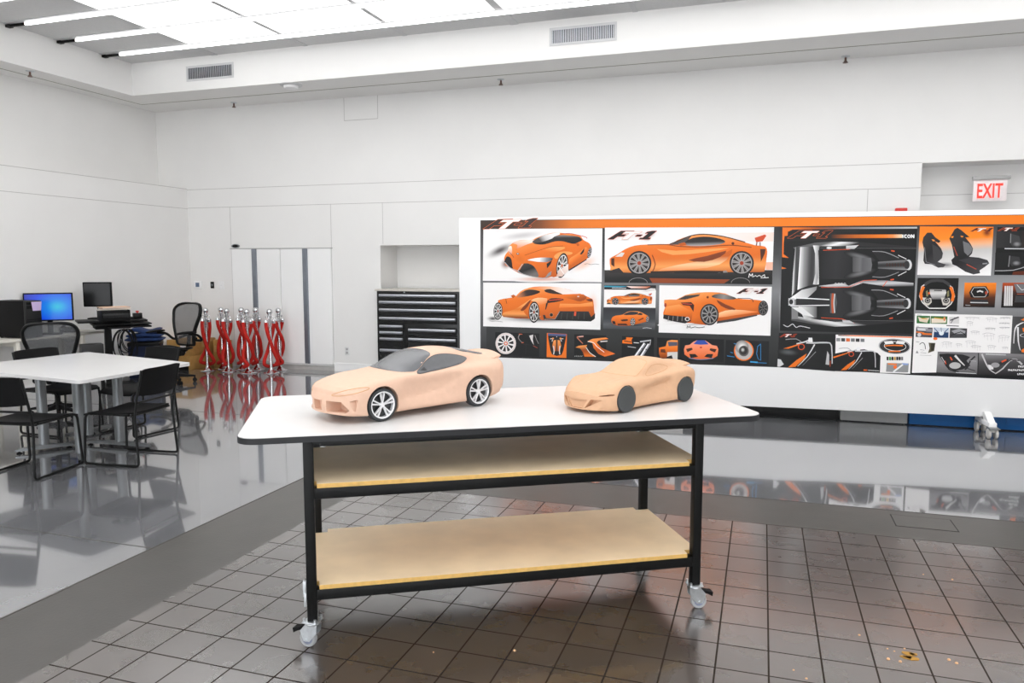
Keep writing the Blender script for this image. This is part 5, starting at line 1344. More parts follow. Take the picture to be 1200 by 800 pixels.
def E(p):
    p.poly([(12, 203), (362, 207), (358, 352), (10, 342)], None, axis=((180, 205), (180, 350)), stops=[(0, '#26282c'), (.55, '#3a3d41'), (.75, '#5a5d60'), (1, '#3b3d40')])
    p.soft(190, 318, 150, 12, '#111214', '#54575a'); carfront34(p, 65, 225, 252, 100); p.stroke([(275, 340), (300, 336), (335, 341)], 3, '#c9c9c9', 2)
pic(sh1, Z4, 'small night view of the orange sports car from the front corner', E)
def F(p):
    p.poly([(387, 52), (1140, 62), (1130, 390), (382, 368)], PAP)
    p.soft(560, 300, 168, 26, '#8c8886', PAP, rot=.1); p.soft(700, 280, 330, 20, '#c9c5c3', PAP, rot=-.12)
    p.poly([(420, 150), (500, 148), (560, 118), (640, 102), (740, 98), (830, 108), (900, 140), (1010, 148), (1080, 158), (1112, 190), (1100, 245), (1045, 250), (780, 292), (700, 318), (600, 305), (540, 300), (415, 270), (425, 200)], None, axis=((640, 98), (680, 310)), stops=[(0, O2), (.35, O1), (.75, '#dc6b14'), (1, O3)], sm=2)
    p.poly([(510, 148), (560, 122), (660, 112), (650, 125), (560, 148)], '#3c3431', sm=1); p.poly([(735, 125), (790, 108), (860, 122), (905, 142), (850, 148), (770, 140)], None, axis=((740, 110), (900, 145)), stops=[(0, '#2a2422'), (.5, '#8a8583'), (1, '#2a2422')], sm=2)
    p.poly([(430, 195), (520, 180), (610, 230), (600, 300), (420, 255)], None, axis=((500, 180), (520, 290)), stops=[(0, O2), (.5, O1), (1, O3)], sm=1)
    p.poly([(530, 168), (600, 165), (620, 185), (615, 230), (590, 190), (545, 185)], '#3d1b12', sm=1); p.stroke([(540, 174), (605, 180)], 5, '#c8442a'); p.ell(427, 185, 8, 14, '#a3361f')
    p.poly([(415, 248), (480, 255), (560, 262), (600, 290), (560, 308), (470, 292), (412, 275)], '#1b1818', sm=1)
    for k in range(4): p.stroke([(450 + k * 30, 258), (445 + k * 31, 292)], 5, '#7d7977')
    p.ell(574, 278, 16, 14, '#d3cfcc'); p.ell(574, 278, 10, 9, '#241a18')
    p.poly([(790, 235), (880, 215), (1010, 225), (1045, 232), (900, 252), (780, 268)], None, axis=((880, 215), (890, 265)), stops=[(0, O5), (1, O1)], sm=2); p.poly([(770, 150), (800, 190), (860, 215), (900, 212), (830, 180)], O4, sm=2)
    p.poly([(775, 292), (900, 272), (1040, 248), (1042, 256), (900, 290), (770, 308)], '#3c3a3a'); p.stroke([(910, 140), (990, 140), (1012, 150)], 4, '#3d3a3a', 2); p.stroke([(1010, 148), (1015, 165)], 5, '#3d1b12')
    p.wheel(722, 248, 62, 72, .0, spokes=10, rim='#8d8a89', hub='#2a2020'); p.wheel(1082, 205, 33, 50, .05, spokes=8, rim='#666362', hub='#222222'); p.ell(710, 132, 8, 8, '#7c350c')
    p.ft1(912, 108, 190, 34, dark='#1d1a19', line='#c9553c', tee='#efe9e7', teeline='#dd9a86')
    p.stroke([(572, 340), (575, 322), (585, 336), (592, 322), (598, 338), (625, 330), (650, 336), (690, 330)], 4, '#3f3c3b', 2)
pic(sh1, Z4, 'sketch of the orange sports car from its rear, on white', F)
def G(p):
    p.poly([(163, 512), (577, 525), (575, 742), (162, 730)], '#0b0c0d')
    p.wheel(262, 618, 96, 100, 0, tyre='#e6e0de', rim='#e8e4e2', spokes=10, back='#1a1616', hub='#d9623a'); p.ell(262, 618, 88, 92, '#c9a89c', inner=.96); p.ell(262, 618, 18, 18, '#d9623a', inner=.6); p.ell(262, 618, 9, 9, '#ddd8d6')
    p.stroke([(395, 530), (380, 560), (395, 590), (425, 612)], 10, '#8f8b89', 3, 3); p.stroke([(385, 530), (418, 532)], 6, '#d9623a'); p.stroke([(410, 612), (430, 610)], 6, '#d9623a')
    p.poly([(482, 545), (520, 535), (515, 580), (525, 632), (500, 590)], '#d9d5d3'); p.stroke([(535, 540), (550, 580), (570, 620)], 5, '#9b9795', 3); p.stroke([(520, 640), (560, 660)], 4, '#b5503a')
    p.stroke([(420, 625), (570, 640)], 1.5, '#2d2e2f'); p.stroke([(452, 620), (448, 720)], 1.5, '#2d2e2f')
pic(sh1, Z2, 'wheel and brake detail on black', G)
def Hh(p):
    p.poly([(648, 520), (834, 530), (830, 754), (645, 746)], O1)
    p.poly([(655, 525), (830, 532), (822, 590), (800, 690), (785, 725), (740, 735), (695, 720), (680, 680), (662, 580)], '#17161a', sm=1); p.poly([(655, 524), (830, 532), (825, 552), (660, 545)], '#4d5a86')
    for s in (-1, 1):
        c = 740; p.poly([(c + s * 8, 585), (c + s * 30, 590), (c + s * 42, 640), (c + s * 26, 690), (c + s * 8, 690)], None, axis=((c, 585), (c, 690)), stops=[(0, O2), (1, O3)], sm=1)
        p.stroke([(c + s * 62, 575), (c + s * 38, 575), (c + s * 45, 600)], 8, '#c9c5c3', 2); p.stroke([(c + s * 30, 640), (c + s * 25, 690), (c + s * 30, 720)], 9, '#dcd8d6', 2); p.ell(c + s * 36, 572, 10, 8, O2)
    p.stroke([(740, 580), (740, 690)], 7, '#5a3a2a'); p.ell(740, 556, 4, 4, '#e8e4e2')
pic(sh1, Z2, 'engine bay from above on orange', Hh)
def I_(p):
    p.poly([(905, 532), (1203, 545), (1203, 758), (903, 745)], '#0b0b0d')
    p.stroke([(990, 552), (945, 556), (930, 562), (985, 620)], 13, '#c9785a', 2, 6); p.stroke([(990, 550), (945, 553)], 4, '#f1e3dc')
    p.poly([(915, 655), (945, 640), (1025, 632), (1012, 665), (1050, 715), (1105, 742), (1000, 742), (985, 700), (960, 665)], None, axis=((1000, 635), (1010, 745)), stops=[(0, O2), (.4, '#8f3d14'), (1, O1)], sm=1); p.stroke([(1015, 655), (1050, 705), (1105, 742)], 6, '#f0e6e0', 2)
    p.poly([(1028, 598), (1075, 575), (1200, 562), (1225, 575), (1130, 592), (1115, 610), (1160, 660), (1290, 715), (1190, 742), (1130, 715), (1085, 660), (1075, 615)], None, axis=((1100, 565), (1160, 745)), stops=[(0, O2), (.35, O1), (.7, '#b04e14'), (1, '#e8722a')], sm=1)
    p.stroke([(1030, 600), (1085, 612), (1120, 650), (1185, 700)], 6, '#f4ece8', 3); p.poly([(1120, 608), (1160, 585), (1210, 580), (1150, 620)], '#2a2523'); p.stroke([(1150, 600), (1215, 596)], 10, '#ded9d6')
    for k in range(6): p.stroke([(908 + k * 13, 742), (914 + k * 13, 732)], 3, '#d9d9d9')
pic(sh1, Z2, 'orange body panel details on black', I_)
def J(p):
    p.poly([(137, 392), (350, 402), (350, 572), (133, 562)], '#0c0d0f')
    p.poly([(140, 420), (165, 415), (165, 400), (210, 402), (200, 418), (205, 445), (138, 440)], O1); p.stroke([(150, 425), (200, 432)], 6, '#3a1d10'); p.stroke([(215, 436), (250, 438)], 5, '#dcdcdc'); p.stroke([(175, 462), (230, 470)], 4, '#c4c4c4')
    for (a, b) in (((290, 440), (215, 545)), ((318, 445), (255, 545))):
        p.stroke([a, b], 20, '#8f9094'); p.stroke([(a[0] - 4, a[1]), (b[0] - 4, b[1])], 9, '#f0f0f2'); p.stroke([(a[0] - 24, a[1] + 34), (a[0] - 8, a[1] + 44)], 6, '#2c2d30')
    p.stroke([(258, 430), (330, 420), (322, 450)], 9, '#bdbec2', 1); p.poly([(180, 545), (318, 550), (318, 558), (178, 552)], '#ef6a1c')
pic(sh1, Z4, 'silver struts on black', J)
def K(p):
    p.poly([(372, 402), (512, 408), (509, 552), (369, 547)], '#101012')
    p.poly([(385, 470), (430, 460), (440, 425), (470, 418), (510, 420), (509, 500), (470, 500), (430, 540), (395, 540), (385, 510)], None, axis=((440, 418), (440, 540)), stops=[(0, O2), (.5, O1), (1, O4)], sm=1)
    p.poly([(442, 430), (508, 432), (508, 456), (450, 460)], '#565666'); p.poly([(440, 500), (509, 498), (508, 550), (480, 552), (470, 520), (440, 530)], '#cfcac6'); p.poly([(395, 480), (425, 480), (430, 505), (395, 500)], '#5a2a14')
pic(sh1, Z4, 'half of an orange car rear on black', K)
def Lf(p):
    p.poly([(525, 405), (820, 415), (817, 567), (522, 556)], '#0c0d10')
    p.poly([(560, 455), (590, 450), (615, 430), (640, 420), (690, 420), (715, 435), (740, 452), (772, 458), (782, 480), (775, 525), (740, 545), (660, 550), (590, 540), (555, 515), (552, 480)], None, axis=((665, 420), (665, 550)), stops=[(0, '#f7a489'), (.45, '#f58a5e'), (1, '#e0611c')], sm=1)
    p.poly([(615, 445), (640, 420), (690, 420), (718, 447), (665, 450)], '#2f4fa8'); p.poly([(565, 478), (605, 470), (610, 482), (575, 500)], '#3a1d14', sm=1); p.poly([(770, 480), (728, 474), (722, 486), (758, 502)], '#3a1d14', sm=1)
    for s in (-1, 1): p.poly([(667 + s * 20, 530), (667 + s * 40, 512), (667 + s * 80, 512), (667 + s * 70, 540)], '#1a1414', sm=1)
    p.stroke([(585, 538), (640, 548), (690, 548), (750, 540)], 5, '#7a86a8', 2); p.ell(665, 468, 8, 6, '#c23a2a')
pic(sh1, Z4, 'orange car front, head on, on black', Lf)
def Mm(p):
    p.poly([(832, 418), (1122, 426), (1118, 592), (827, 578)], '#0c0d10')
    p.ell(952, 490, 66, 68, O1); p.ell(952, 490, 58, 60, '#b9b4b2'); p.soft(940, 465, 45, 45, '#f4f2f1', '#8a8684'); p.ell(952, 492, 34, 36, '#5a5755'); p.ell(950, 490, 26, 28, '#2a2827'); p.soft(945, 484, 16, 18, '#d9d6d4', '#2a2827')
    p.stroke([(1065, 445), (1045, 460), (1038, 510), (1048, 545), (1065, 555), (1065, 445)], 4, '#2d84c0', 1); p.stroke([(885, 442), (905, 446)], 4, '#2d84c0'); p.stroke([(862, 500), (880, 505)], 4, '#2d84c0'); p.stroke([(840, 524), (890, 532)], 4, '#2d84c0'); p.stroke([(995, 564), (1045, 568)], 9, '#38a3dc'); p.stroke([(1045, 570), (1105, 573)], 4, '#2d84c0')
pic(sh1, Z4, 'round silver lamp drawing on black', Mm)
# ---- middle sheet
def N_(p):
    p.poly([(43, 68), (1015, 64), (983, 838), (24, 815)], '#0d0d0e')
    p.poly([(43, 70), (1013, 66), (1013, 78), (200, 84), (115, 86), (110, 98), (82, 100), (80, 130), (58, 132), (52, 180), (50, 262), (88, 290), (40, 285)], None, axis=((43, 70), (1013, 70)), stops=[(0, O1), (.1, O1), (.3, '#7a3d1c'), (.6, '#8b8b8c'), (1, '#bdbdbe')]); p.poly([(38, 355), (72, 365), (36, 370)], O1)
    p.poly([(115, 86), (600, 80), (600, 160), (60, 170), (62, 132), (84, 130), (86, 100)], '#151515')
    p.poly([(395, 122), (905, 120), (905, 146), (395, 148)], None, axis=((395, 130), (905, 130)), stops=[(0, '#2a1a10'), (.3, '#b45a14'), (.85, '#f17e14'), (1, '#f3d7b4')])
    p.ft1(92, 148, 300, 56, dark='#1a1512', line='#e86a30', tee='#f2f0ee')
    # ICON lettering
    x = 905; W = '#f4f4f4'
    p.stroke([(x + 4, 122), (x + 4, 146)], 8, W); p.stroke([(x + 32, 124), (x + 18, 126), (x + 16, 140), (x + 32, 145)], 8, W); p.ell(x + 48, 134, 12, 13, W, inner=.5); p.stroke([(x + 66, 147), (x + 66, 121)], 7, W); p.stroke([(x + 66, 122), (x + 84, 146)], 7, W); p.stroke([(x + 84, 147), (x + 84, 121)], 7, W)
    # cabin shell
    p.poly([(120, 215), (280, 180), (400, 172), (620, 178), (930, 204), (1005, 210), (1005, 226), (760, 215), (560, 205), (320, 205), (140, 235)], None, axis=((400, 172), (420, 235)), stops=[(0, '#5a5a5b'), (.4, '#f0f0f0'), (1, '#232324')], sm=1)
    p.poly([(105, 740), (250, 765), (420, 785), (640, 775), (980, 745), (980, 730), (640, 742), (420, 750), (270, 730), (110, 705)], None, axis=((400, 790), (420, 720)), stops=[(0, '#49494a'), (.45, '#e8e8e8'), (1, '#232324')], sm=1)
    p.poly([(135, 212), (165, 210), (140, 520), (110, 560), (118, 400)], None, axis=((120, 400), (160, 400)), stops=[(0, '#d9d9d9'), (.4, '#2a2a2b'), (1, '#555556')])
    p.poly([(170, 212), (300, 205), (305, 480), (230, 490), (150, 520)], None, axis=((160, 350), (305, 350)), stops=[(0, '#f2f2f2'), (.2, '#9a9a9b'), (.55, '#303031'), (.8, '#39393a'), (1, '#dcdcdc')])
    p.poly([(262, 200), (310, 200), (295, 300), (300, 430), (290, 480), (262, 480), (280, 400), (278, 260)], None, axis=((262, 300), (310, 300)), stops=[(0, '#efefef'), (1, '#6a6a6b')])
    p.poly([(108, 560), (150, 560), (155, 730), (108, 730)], '#7d7d7e'); p.poly([(155, 640), (290, 640), (290, 720), (200, 730)], None, axis=((155, 700), (290, 700)), stops=[(0, '#f0f0f0'), (1, '#555556')])
    # seats
    for yy in (340, 618):
        k = 0 if yy < 400 else -8
        p.poly([(300 + k, yy - 105), (560 + k, yy - 115), (540 + k, yy + 105), (310 + k, yy + 100)], None, axis=((300, yy), (560, yy)), stops=[(0, '#101011'), (.5, '#28282a'), (1, '#161617')], sm=1)
        p.soft(600 + k, yy - 60, 120, 26, '#6d6d6f', '#131314', rot=.25); p.soft(600 + k, yy + 62, 120, 26, '#6d6d6f', '#131314', rot=-.25)
        p.poly([(548 + k, yy - 55), (680 + k, yy - 50), (688 + k, yy), (680 + k, yy + 45), (548 + k, yy + 52)], None, axis=((548, yy), (690, yy)), stops=[(0, '#49494a'), (.45, '#6f6f71'), (.5, '#57575a'), (1, '#6a6a6c')], sm=1)
        p.poly([(690 + k, yy - 95), (760 + k, yy - 100), (860 + k, yy - 60), (960 + k, yy - 25), (972 + k, yy), (960 + k, yy + 30), (860 + k, yy + 62), (760 + k, yy + 98), (690 + k, yy + 80), (740 + k, yy + 30), (740 + k, yy - 30)], '#1c1c1d', sm=1)
        p.poly([(730 + k, yy - 22), (940 + k, yy - 36), (968 + k, yy), (940 + k, yy + 38), (730 + k, yy + 26)], None, axis=((830, yy - 36), (830, yy + 38)), stops=[(0, '#8e8e90'), (.4, '#242425'), (.6, '#242425'), (1, '#8a8a8c')], sm=1)
        for q in range(7): p.stroke([(795 + k + q * 20, yy - 12), (795 + k + q * 20, yy + 12)], 7, '#3a1d14')
        p.stroke([(690 + k, yy - 97), (780 + k, yy - 92), (880 + k, yy - 50)], 5, '#9b9b9d', 3); p.stroke([(690 + k, yy + 85), (780 + k, yy + 88), (880 + k, yy + 52)], 5, '#8b8b8d', 3)
        p.stroke([(875 + k, yy - 70), (935 + k, yy - 42)], 5, '#e8e8e8'); p.stroke([(875 + k, yy + 78), (935 + k, yy + 48)], 5, '#e8e8e8'); p.stroke([(825 + k, yy - 102), (850 + k, yy - 98)], 9, '#d9552a'); p.stroke([(820 + k, yy + 108), (845 + k, yy + 104)], 9, '#d9552a')
        p.ell(950 + k, yy, 24, 38, '#d0d0d2'); p.ell(938 + k, yy, 20, 30, '#2a2a2b')
    # centre spine and steering column
    p.poly([(300, 492), (470, 470), (520, 490), (620, 450), (780, 452), (985, 470), (985, 495), (790, 495), (620, 470), (540, 500), (420, 505)], None, axis=((640, 450), (640, 505)), stops=[(0, '#57575a'), (.5, '#c9c9cb'), (1, '#1e1e1f')]); p.stroke([(320, 502), (520, 500), (630, 452), (720, 448)], 4, '#e2552a', 1); p.stroke([(765, 495), (795, 455)], 5, '#e2552a')
    for q in range(4): p.ell(425 + q * 22, 478, 8, 9, '#d5d5d5', inner=.7)
    p.poly([(108, 572), (180, 520), (290, 495), (285, 520), (220, 580), (110, 590)], None, axis=((110, 560), (280, 510)), stops=[(0, '#f4f4f4'), (1, '#8d8d8e')], sm=1); p.poly([(108, 645), (180, 645), (270, 715), (190, 700), (130, 660)], '#e2e2e2', sm=1)
    p.poly([(140, 575), (240, 580), (380, 588), (380, 632), (240, 630), (140, 632)], '#222223'); p.stroke([(100, 578), (240, 582), (380, 590)], 7, '#f0f0f0'); p.stroke([(100, 635), (240, 632), (380, 630)], 7, '#e6e6e6'); p.poly([(85, 580), (128, 580), (128, 635), (85, 632)], '#c9c9cb'); p.ell(104, 606, 15, 18, '#222223')
    p.poly([(385, 545), (425, 545), (435, 615), (420, 690), (385, 685)], '#5a5a5c', sm=1); p.stroke([(405, 545), (400, 615), (405, 688)], 14, '#b8542c', 3); p.stroke([(418, 548), (412, 615), (418, 685)], 6, '#dcdcdc', 3)
    p.stroke([(335, 235), (520, 228), (590, 198)], 4, '#e2552a', 1); p.ell(378, 218, 20, 8, '#f2f2f2'); p.poly([(500, 202), (590, 198), (560, 225), (500, 225)], '#c9c9cb'); p.stroke([(320, 720), (470, 728), (560, 760)], 4, '#e2552a', 1); p.poly([(470, 735), (520, 738), (560, 760), (480, 755)], '#c9c9cb')
    p.stroke([(310, 218), (1005, 222)], 2, '#6d6d6e'); p.stroke([(250, 735), (985, 745)], 2, '#6d6d6e')
    p.stroke([(48, 770), (80, 785), (115, 765), (140, 790), (170, 780), (240, 795)], 5, '#d9d9d9', 3)
pic(sh2, Z5, 'large cockpit drawing from above on black, headed ICON', N_)
def wing_door(p, ox, oy, s):
    T = lambda L: [(ox + u * s, oy + v * s) for u, v in L]
    p.stroke(T([(0, 145), (110, 110), (170, 90)]), 16 * s, O1, 2, 8 * s); p.stroke(T([(60, 50), (150, 45), (200, 80)]), 6 * s, '#9a9a9c', 2)
    p.ell(*T([(190, 110)])[0], 28 * s, 26 * s, '#d9521f', inner=.75); p.stroke(T([(150, 85), (215, 70), (250, 55)]), 10 * s, '#cfcfd1', 2)
    p.poly(T([(250, 35), (280, 35), (285, 75), (245, 80)]), '#e8e8ea'); p.stroke(T([(230, 75), (290, 78), (400, 75), (440, 100), (445, 250)]), 15 * s, '#c4c4c6', 2, 8 * s)
    p.poly(T([(80, 280), (150, 220), (235, 165), (215, 210), (140, 275)]), O1, sm=1); p.stroke(T([(300, 90), (240, 190), (160, 270)]), 11 * s, '#d9d9db', 2, 4 * s); p.stroke(T([(310, 150), (200, 265)]), 6 * s, '#8f8f91', 0, 2 * s)
def P_(p):
    p.poly([(55, 70), (520, 80), (518, 388), (42, 352)], '#0f0f10'); wing_door(p, 50, 75, 1.0)
    p.poly([(45, 285), (70, 290), (95, 330), (60, 350), (42, 348)], '#cfcfd1'); p.soft(130, 230, 90, 30, '#55585a', '#111112', rot=.1); p.poly([(455, 220), (470, 250), (470, 335), (440, 330)], '#b9b9bb'); p.stroke([(480, 300), (478, 350)], 4, '#d9521f')
    p.ft1(68, 104, 130, 26, dark='#8a2f18', line='#c9472a', tee='#f0e8e4')
pic(sh2, Z6, 'orange winged door interior drawing on black', P_)
def Q_(p):
    p.poly([(525, 84), (1157, 100), (1140, 407), (518, 388)], PAP)
    p.poly([(545, 86), (1155, 102), (1155, 112), (545, 94)], None, axis=((560, 90), (900, 96)), stops=[(0, '#4a1a0c'), (.3, O1), (1, '#e8732a')])
    for k, c in enumerate(('#8a8a8c', '#3f3f41', '#d9621f', '#6d6d6f', '#2f2f31', '#77787a')): p.poly([(530 + k * 40, 112 + k), (562 + k * 40, 113 + k), (562 + k * 40, 140 + k), (530 + k * 40, 139 + k)], c)
    p.poly([(520, 240), (640, 215), (760, 205), (870, 235), (895, 260), (890, 398), (518, 386)], '#121213', sm=0); wing_door(p, 505, 160, .78)
    p.poly([(755, 372), (785, 373), (785, 382), (755, 381)], '#ef6a1c'); p.stroke([(792, 378), (885, 384)], 5, '#c9c9c9')
    p.ell(1010, 180, 132, 62, '#2d2d2f', .06); p.ell(1010, 182, 132, 62, '#b9b9bb', .06, inner=.93); p.ell(1015, 180, 92, 40, '#f0efee', .06); p.ell(1015, 180, 88, 36, '#1a1a1b', .06); p.stroke([(930, 178), (1000, 172), (1080, 176)], 10, O1, 2); p.stroke([(960, 222), (1060, 222)], 10, O1)
    for s in (-1, 1): p.poly([(1012 + s * 20, 135), (1012 + s * 90, 140), (1012 + s * 75, 165), (1012 + s * 8, 158)], '#e6e5e4')
    for k, c in enumerate(('#222222', '#3f8f4a', '#1d1d1d', '#c9a04a', '#2a2a2a', '#222222', '#777777')): p.poly([(945 + k * 20, 266), (961 + k * 20, 267), (961 + k * 20, 296), (945 + k * 20, 295)], c)
    p.poly([(945, 318), (1128, 322), (1122, 396), (940, 390)], '#8f9091'); p.stroke([(955, 325), (1030, 330)], 12, O1); p.ell(1015, 352, 14, 14, '#ef6a1c'); p.stroke([(1080, 330), (1000, 392)], 14, '#e8e8e8'); p.poly([(1070, 318), (1125, 322), (1120, 336), (1080, 334)], '#8fa4d0')
pic(sh2, Z6, 'white page with winged door and cabin ring drawings', Q_)
# ---- right sheet
def R1(p):
    p.poly([(90, 70), (690, 74), (668, 472), (68, 466)], None, axis=((380, 70), (380, 470)), stops=[(0, '#f17c14'), (.3, '#f58a1f'), (.37, '#f0b080'), (.42, '#b9b7b5'), (.7, '#d6d4d3'), (1, '#efeeee')])
    p.soft(636, 122, 48, 44, '#7a2f10', '#f0831c'); p.soft(300, 385, 80, 26, '#77767a', '#cfcdcc')
    def seat(P, c): p.poly(P, None, axis=c, stops=[(0, '#2b2a2c'), (.5, '#19181a'), (1, '#3d3c3f')], sm=1)
    seat([(118, 160), (150, 122), (185, 122), (215, 160), (258, 190), (245, 205), (215, 195), (262, 250), (278, 290), (270, 330), (235, 360), (300, 380), (285, 402), (240, 408), (185, 380), (130, 376), (118, 350), (124, 260), (110, 200)], ((120, 200), (280, 330)))
    p.poly([(190, 215), (235, 240), (268, 285), (262, 320), (225, 350), (200, 345)], '#39383a', sm=1); p.stroke([(128, 240), (140, 360), (215, 384)], 5, '#7d7c80', 1); p.poly([(185, 175), (205, 178), (215, 192), (195, 192)], '#e88a3a')
    seat([(330, 170), (372, 95), (395, 82), (425, 100), (460, 130), (495, 158), (460, 160), (500, 210), (522, 250), (515, 290), (490, 318), (570, 325), (640, 345), (655, 372), (620, 400), (575, 430), (580, 452), (525, 462), (460, 440), (390, 395), (355, 380), (345, 345), (370, 320), (350, 220)], ((350, 200), (560, 440)))
    p.poly([(440, 190), (490, 210), (518, 250), (508, 285), (480, 310), (450, 280)], '#6d6d70', sm=1); p.poly([(400, 345), (500, 328), (600, 345), (640, 370), (560, 385), (470, 370)], '#333236', sm=1); p.stroke([(365, 235), (395, 310)], 6, '#a8442e'); p.stroke([(470, 380), (550, 420)], 7, '#b0442c'); p.poly([(345, 152), (365, 150), (360, 165), (345, 165)], '#f08a2a'); p.poly([(420, 145), (445, 150), (440, 160), (425, 158)], '#f08a2a'); p.stroke([(600, 375), (640, 372)], 10, '#8d8d90')
    p.ft1(508, 112, 172, 28, dark='#4a1d10', line='#c95030', tee='#f0ece8')
pic(sh3, Z7, 'two black racing seats on orange and white', R1)
def R2(p):
    E_ = 1250
    p.poly([(722, 76), (E_, 78), (E_, 470), (695, 466)], '#0e0e0f')
    p.poly([(715, 110), (E_, 100), (E_, 246), (708, 246)], None, axis=((715, 180), (1100, 180)), stops=[(0, '#2b2b2c'), (.5, '#1a1a1b'), (1, '#4a2a1a')]); p.poly([(830, 130), (900, 150), (915, 220), (850, 240), (820, 200)], '#3a3a3c', sm=1); p.soft(880, 215, 40, 26, '#8a8a8c', '#2f2f31')
    p.stroke([(780, 252), (E_, 256)], 8, '#c9c9cb'); p.poly([(705, 285), (E_, 280), (E_, 400), (700, 430)], '#161617'); p.poly([(815, 310), (900, 320), (912, 380), (840, 395), (812, 360)], '#333335', sm=1); p.soft(875, 370, 40, 24, '#8a8a8c', '#29292b'); p.stroke([(700, 432), (850, 428), (960, 395)], 6, '#a9a9ab', 2); p.poly([(850, 440), (E_, 415), (E_, 468), (840, 466)], '#5a2410')
    p.stroke([(830, 130), (828, 205)], 6, '#8d8d8f'); p.stroke([(822, 310), (812, 400)], 6, '#8d8d8f')
    p.ft1(730, 108, 165, 28, dark='#7a2f18', line='#c95030', tee='#f0ece8')
pic(sh3, Z7, 'black seat detail views', R2)
def R3(p):
    p.poly([(72, 490), (407, 492), (392, 762), (55, 753)], '#0a0a0b')
    oc_ = [(175, 515), (230, 505), (290, 518), (355, 570), (372, 640), (345, 700), (300, 738), (165, 738), (110, 690), (88, 640), (105, 560)]
    for i in range(len(oc_)): p.stroke([oc_[i], oc_[(i + 1) % len(oc_)]], 9, '#d9d6d4')
    p.stroke([(128, 548), (180, 515), (280, 515), (335, 555)], 24, '#3c3b3d', 2); p.stroke([(120, 560), (98, 620), (108, 670)], 24, O1, 2); p.stroke([(340, 565), (362, 630), (350, 680)], 24, O1, 2)
    p.poly([(170, 582), (300, 586), (305, 610), (285, 665), (190, 664), (168, 610)], None, axis=((230, 582), (230, 665)), stops=[(0, '#8d8c8a'), (.4, '#d6d4d3'), (1, '#5c5b5d')], sm=1); p.stroke([(205, 592), (270, 594)], 8, '#2a2a2b')
    for x in (152, 302): p.poly([(x - 42, 650), (x + 30, 655), (x + 34, 690), (x + 8, 715), (x - 25, 712)], '#c9c5bd'); p.ell(x, 675, 24, 22, '#2b2a2b'); p.ell(x, 675, 17, 15, '#9b9894', inner=.6)
    p.poly([(138, 600), (152, 590), (158, 640), (142, 642)], '#7d7a55'); p.poly([(312, 600), (326, 592), (328, 640), (310, 645)], '#7d7a55'); p.poly([(155, 608), (172, 606), (170, 625), (156, 624)], '#e2601f')
pic(sh3, Z7, 'orange and black steering wheel on black', R3)
def R4(p):
    p.poly([(455, 529), (714, 530), (699, 731), (443, 727)], None, axis=((570, 530), (570, 730)), stops=[(0, '#f0841f'), (.3, '#d9741c'), (.55, '#5a2c12'), (1, '#0f0e0e')])
    p.poly([(520, 560), (630, 558), (655, 600), (650, 640), (600, 655), (505, 650), (490, 610)], '#0d0d0e', sm=1); hexa = [(530, 570), (620, 568), (645, 605), (620, 645), (530, 645), (508, 606)]
    for i in range(6): p.stroke([hexa[i], hexa[(i + 1) % 6]], 5, '#b9b7b6')
    p.stroke([(555, 604), (580, 596), (605, 606)], 12, '#d9d7d6'); p.poly([(500, 665), (645, 668), (640, 705), (505, 702)], '#28282a'); p.stroke([(500, 690), (645, 693)], 7, '#cfcdcc'); p.ell(630, 612, 10, 14, '#b0442c')
    p.stroke([(460, 712), (500, 714)], 4, '#bdbdbd')
pic(sh3, Z7, 'digital gauge hood on orange and black', R4)
def R5(p):
    E_ = 1250
    p.poly([(765, 530), (E_, 530), (E_, 738), (751, 733)], None, axis=((800, 530), (800, 735)), stops=[(0, '#b3481a'), (.4, '#2a1710'), (1, '#0e0d0d')])
    for k in range(4): p.poly([(780 + k * 18, 556), (794 + k * 18, 556), (790 + k * 18, 718), (774 + k * 18, 718)], '#cfcdcc')
    p.poly([(855, 540), (E_, 540), (E_, 615), (880, 612)], '#6d6d70'); p.stroke([(880, 545), (920, 590), (1000, 560)], 5, '#d9d9db', 1); p.stroke([(880, 622), (E_, 626)], 5, '#b0553a'); p.poly([(870, 635), (E_, 640), (E_, 690), (860, 690)], '#3c3c3e')
pic(sh3, Z7, 'pedal detail view', R5)
def sketchy(p, x, y, w, h, c='#9b9a9b', n=3):
    r = random.Random(int(x * 7 + y))
    p.stroke([(x, y + h * .15), (x + w * .3, y), (x + w * .7, y + h * .05), (x + w, y + h * .2)], 3, c, 2)
    for k in range(n): 
        u = (k + .5) / n; p.stroke([(x + w * u, y + h * .1), (x + w * (u + r.uniform(-.1, .1)), y + h * r.uniform(.5, 1))], 1.6, c)
    p.stroke([(x + w * .1, y + h * .35), (x + w * .9, y + h * .3)], 2, c)
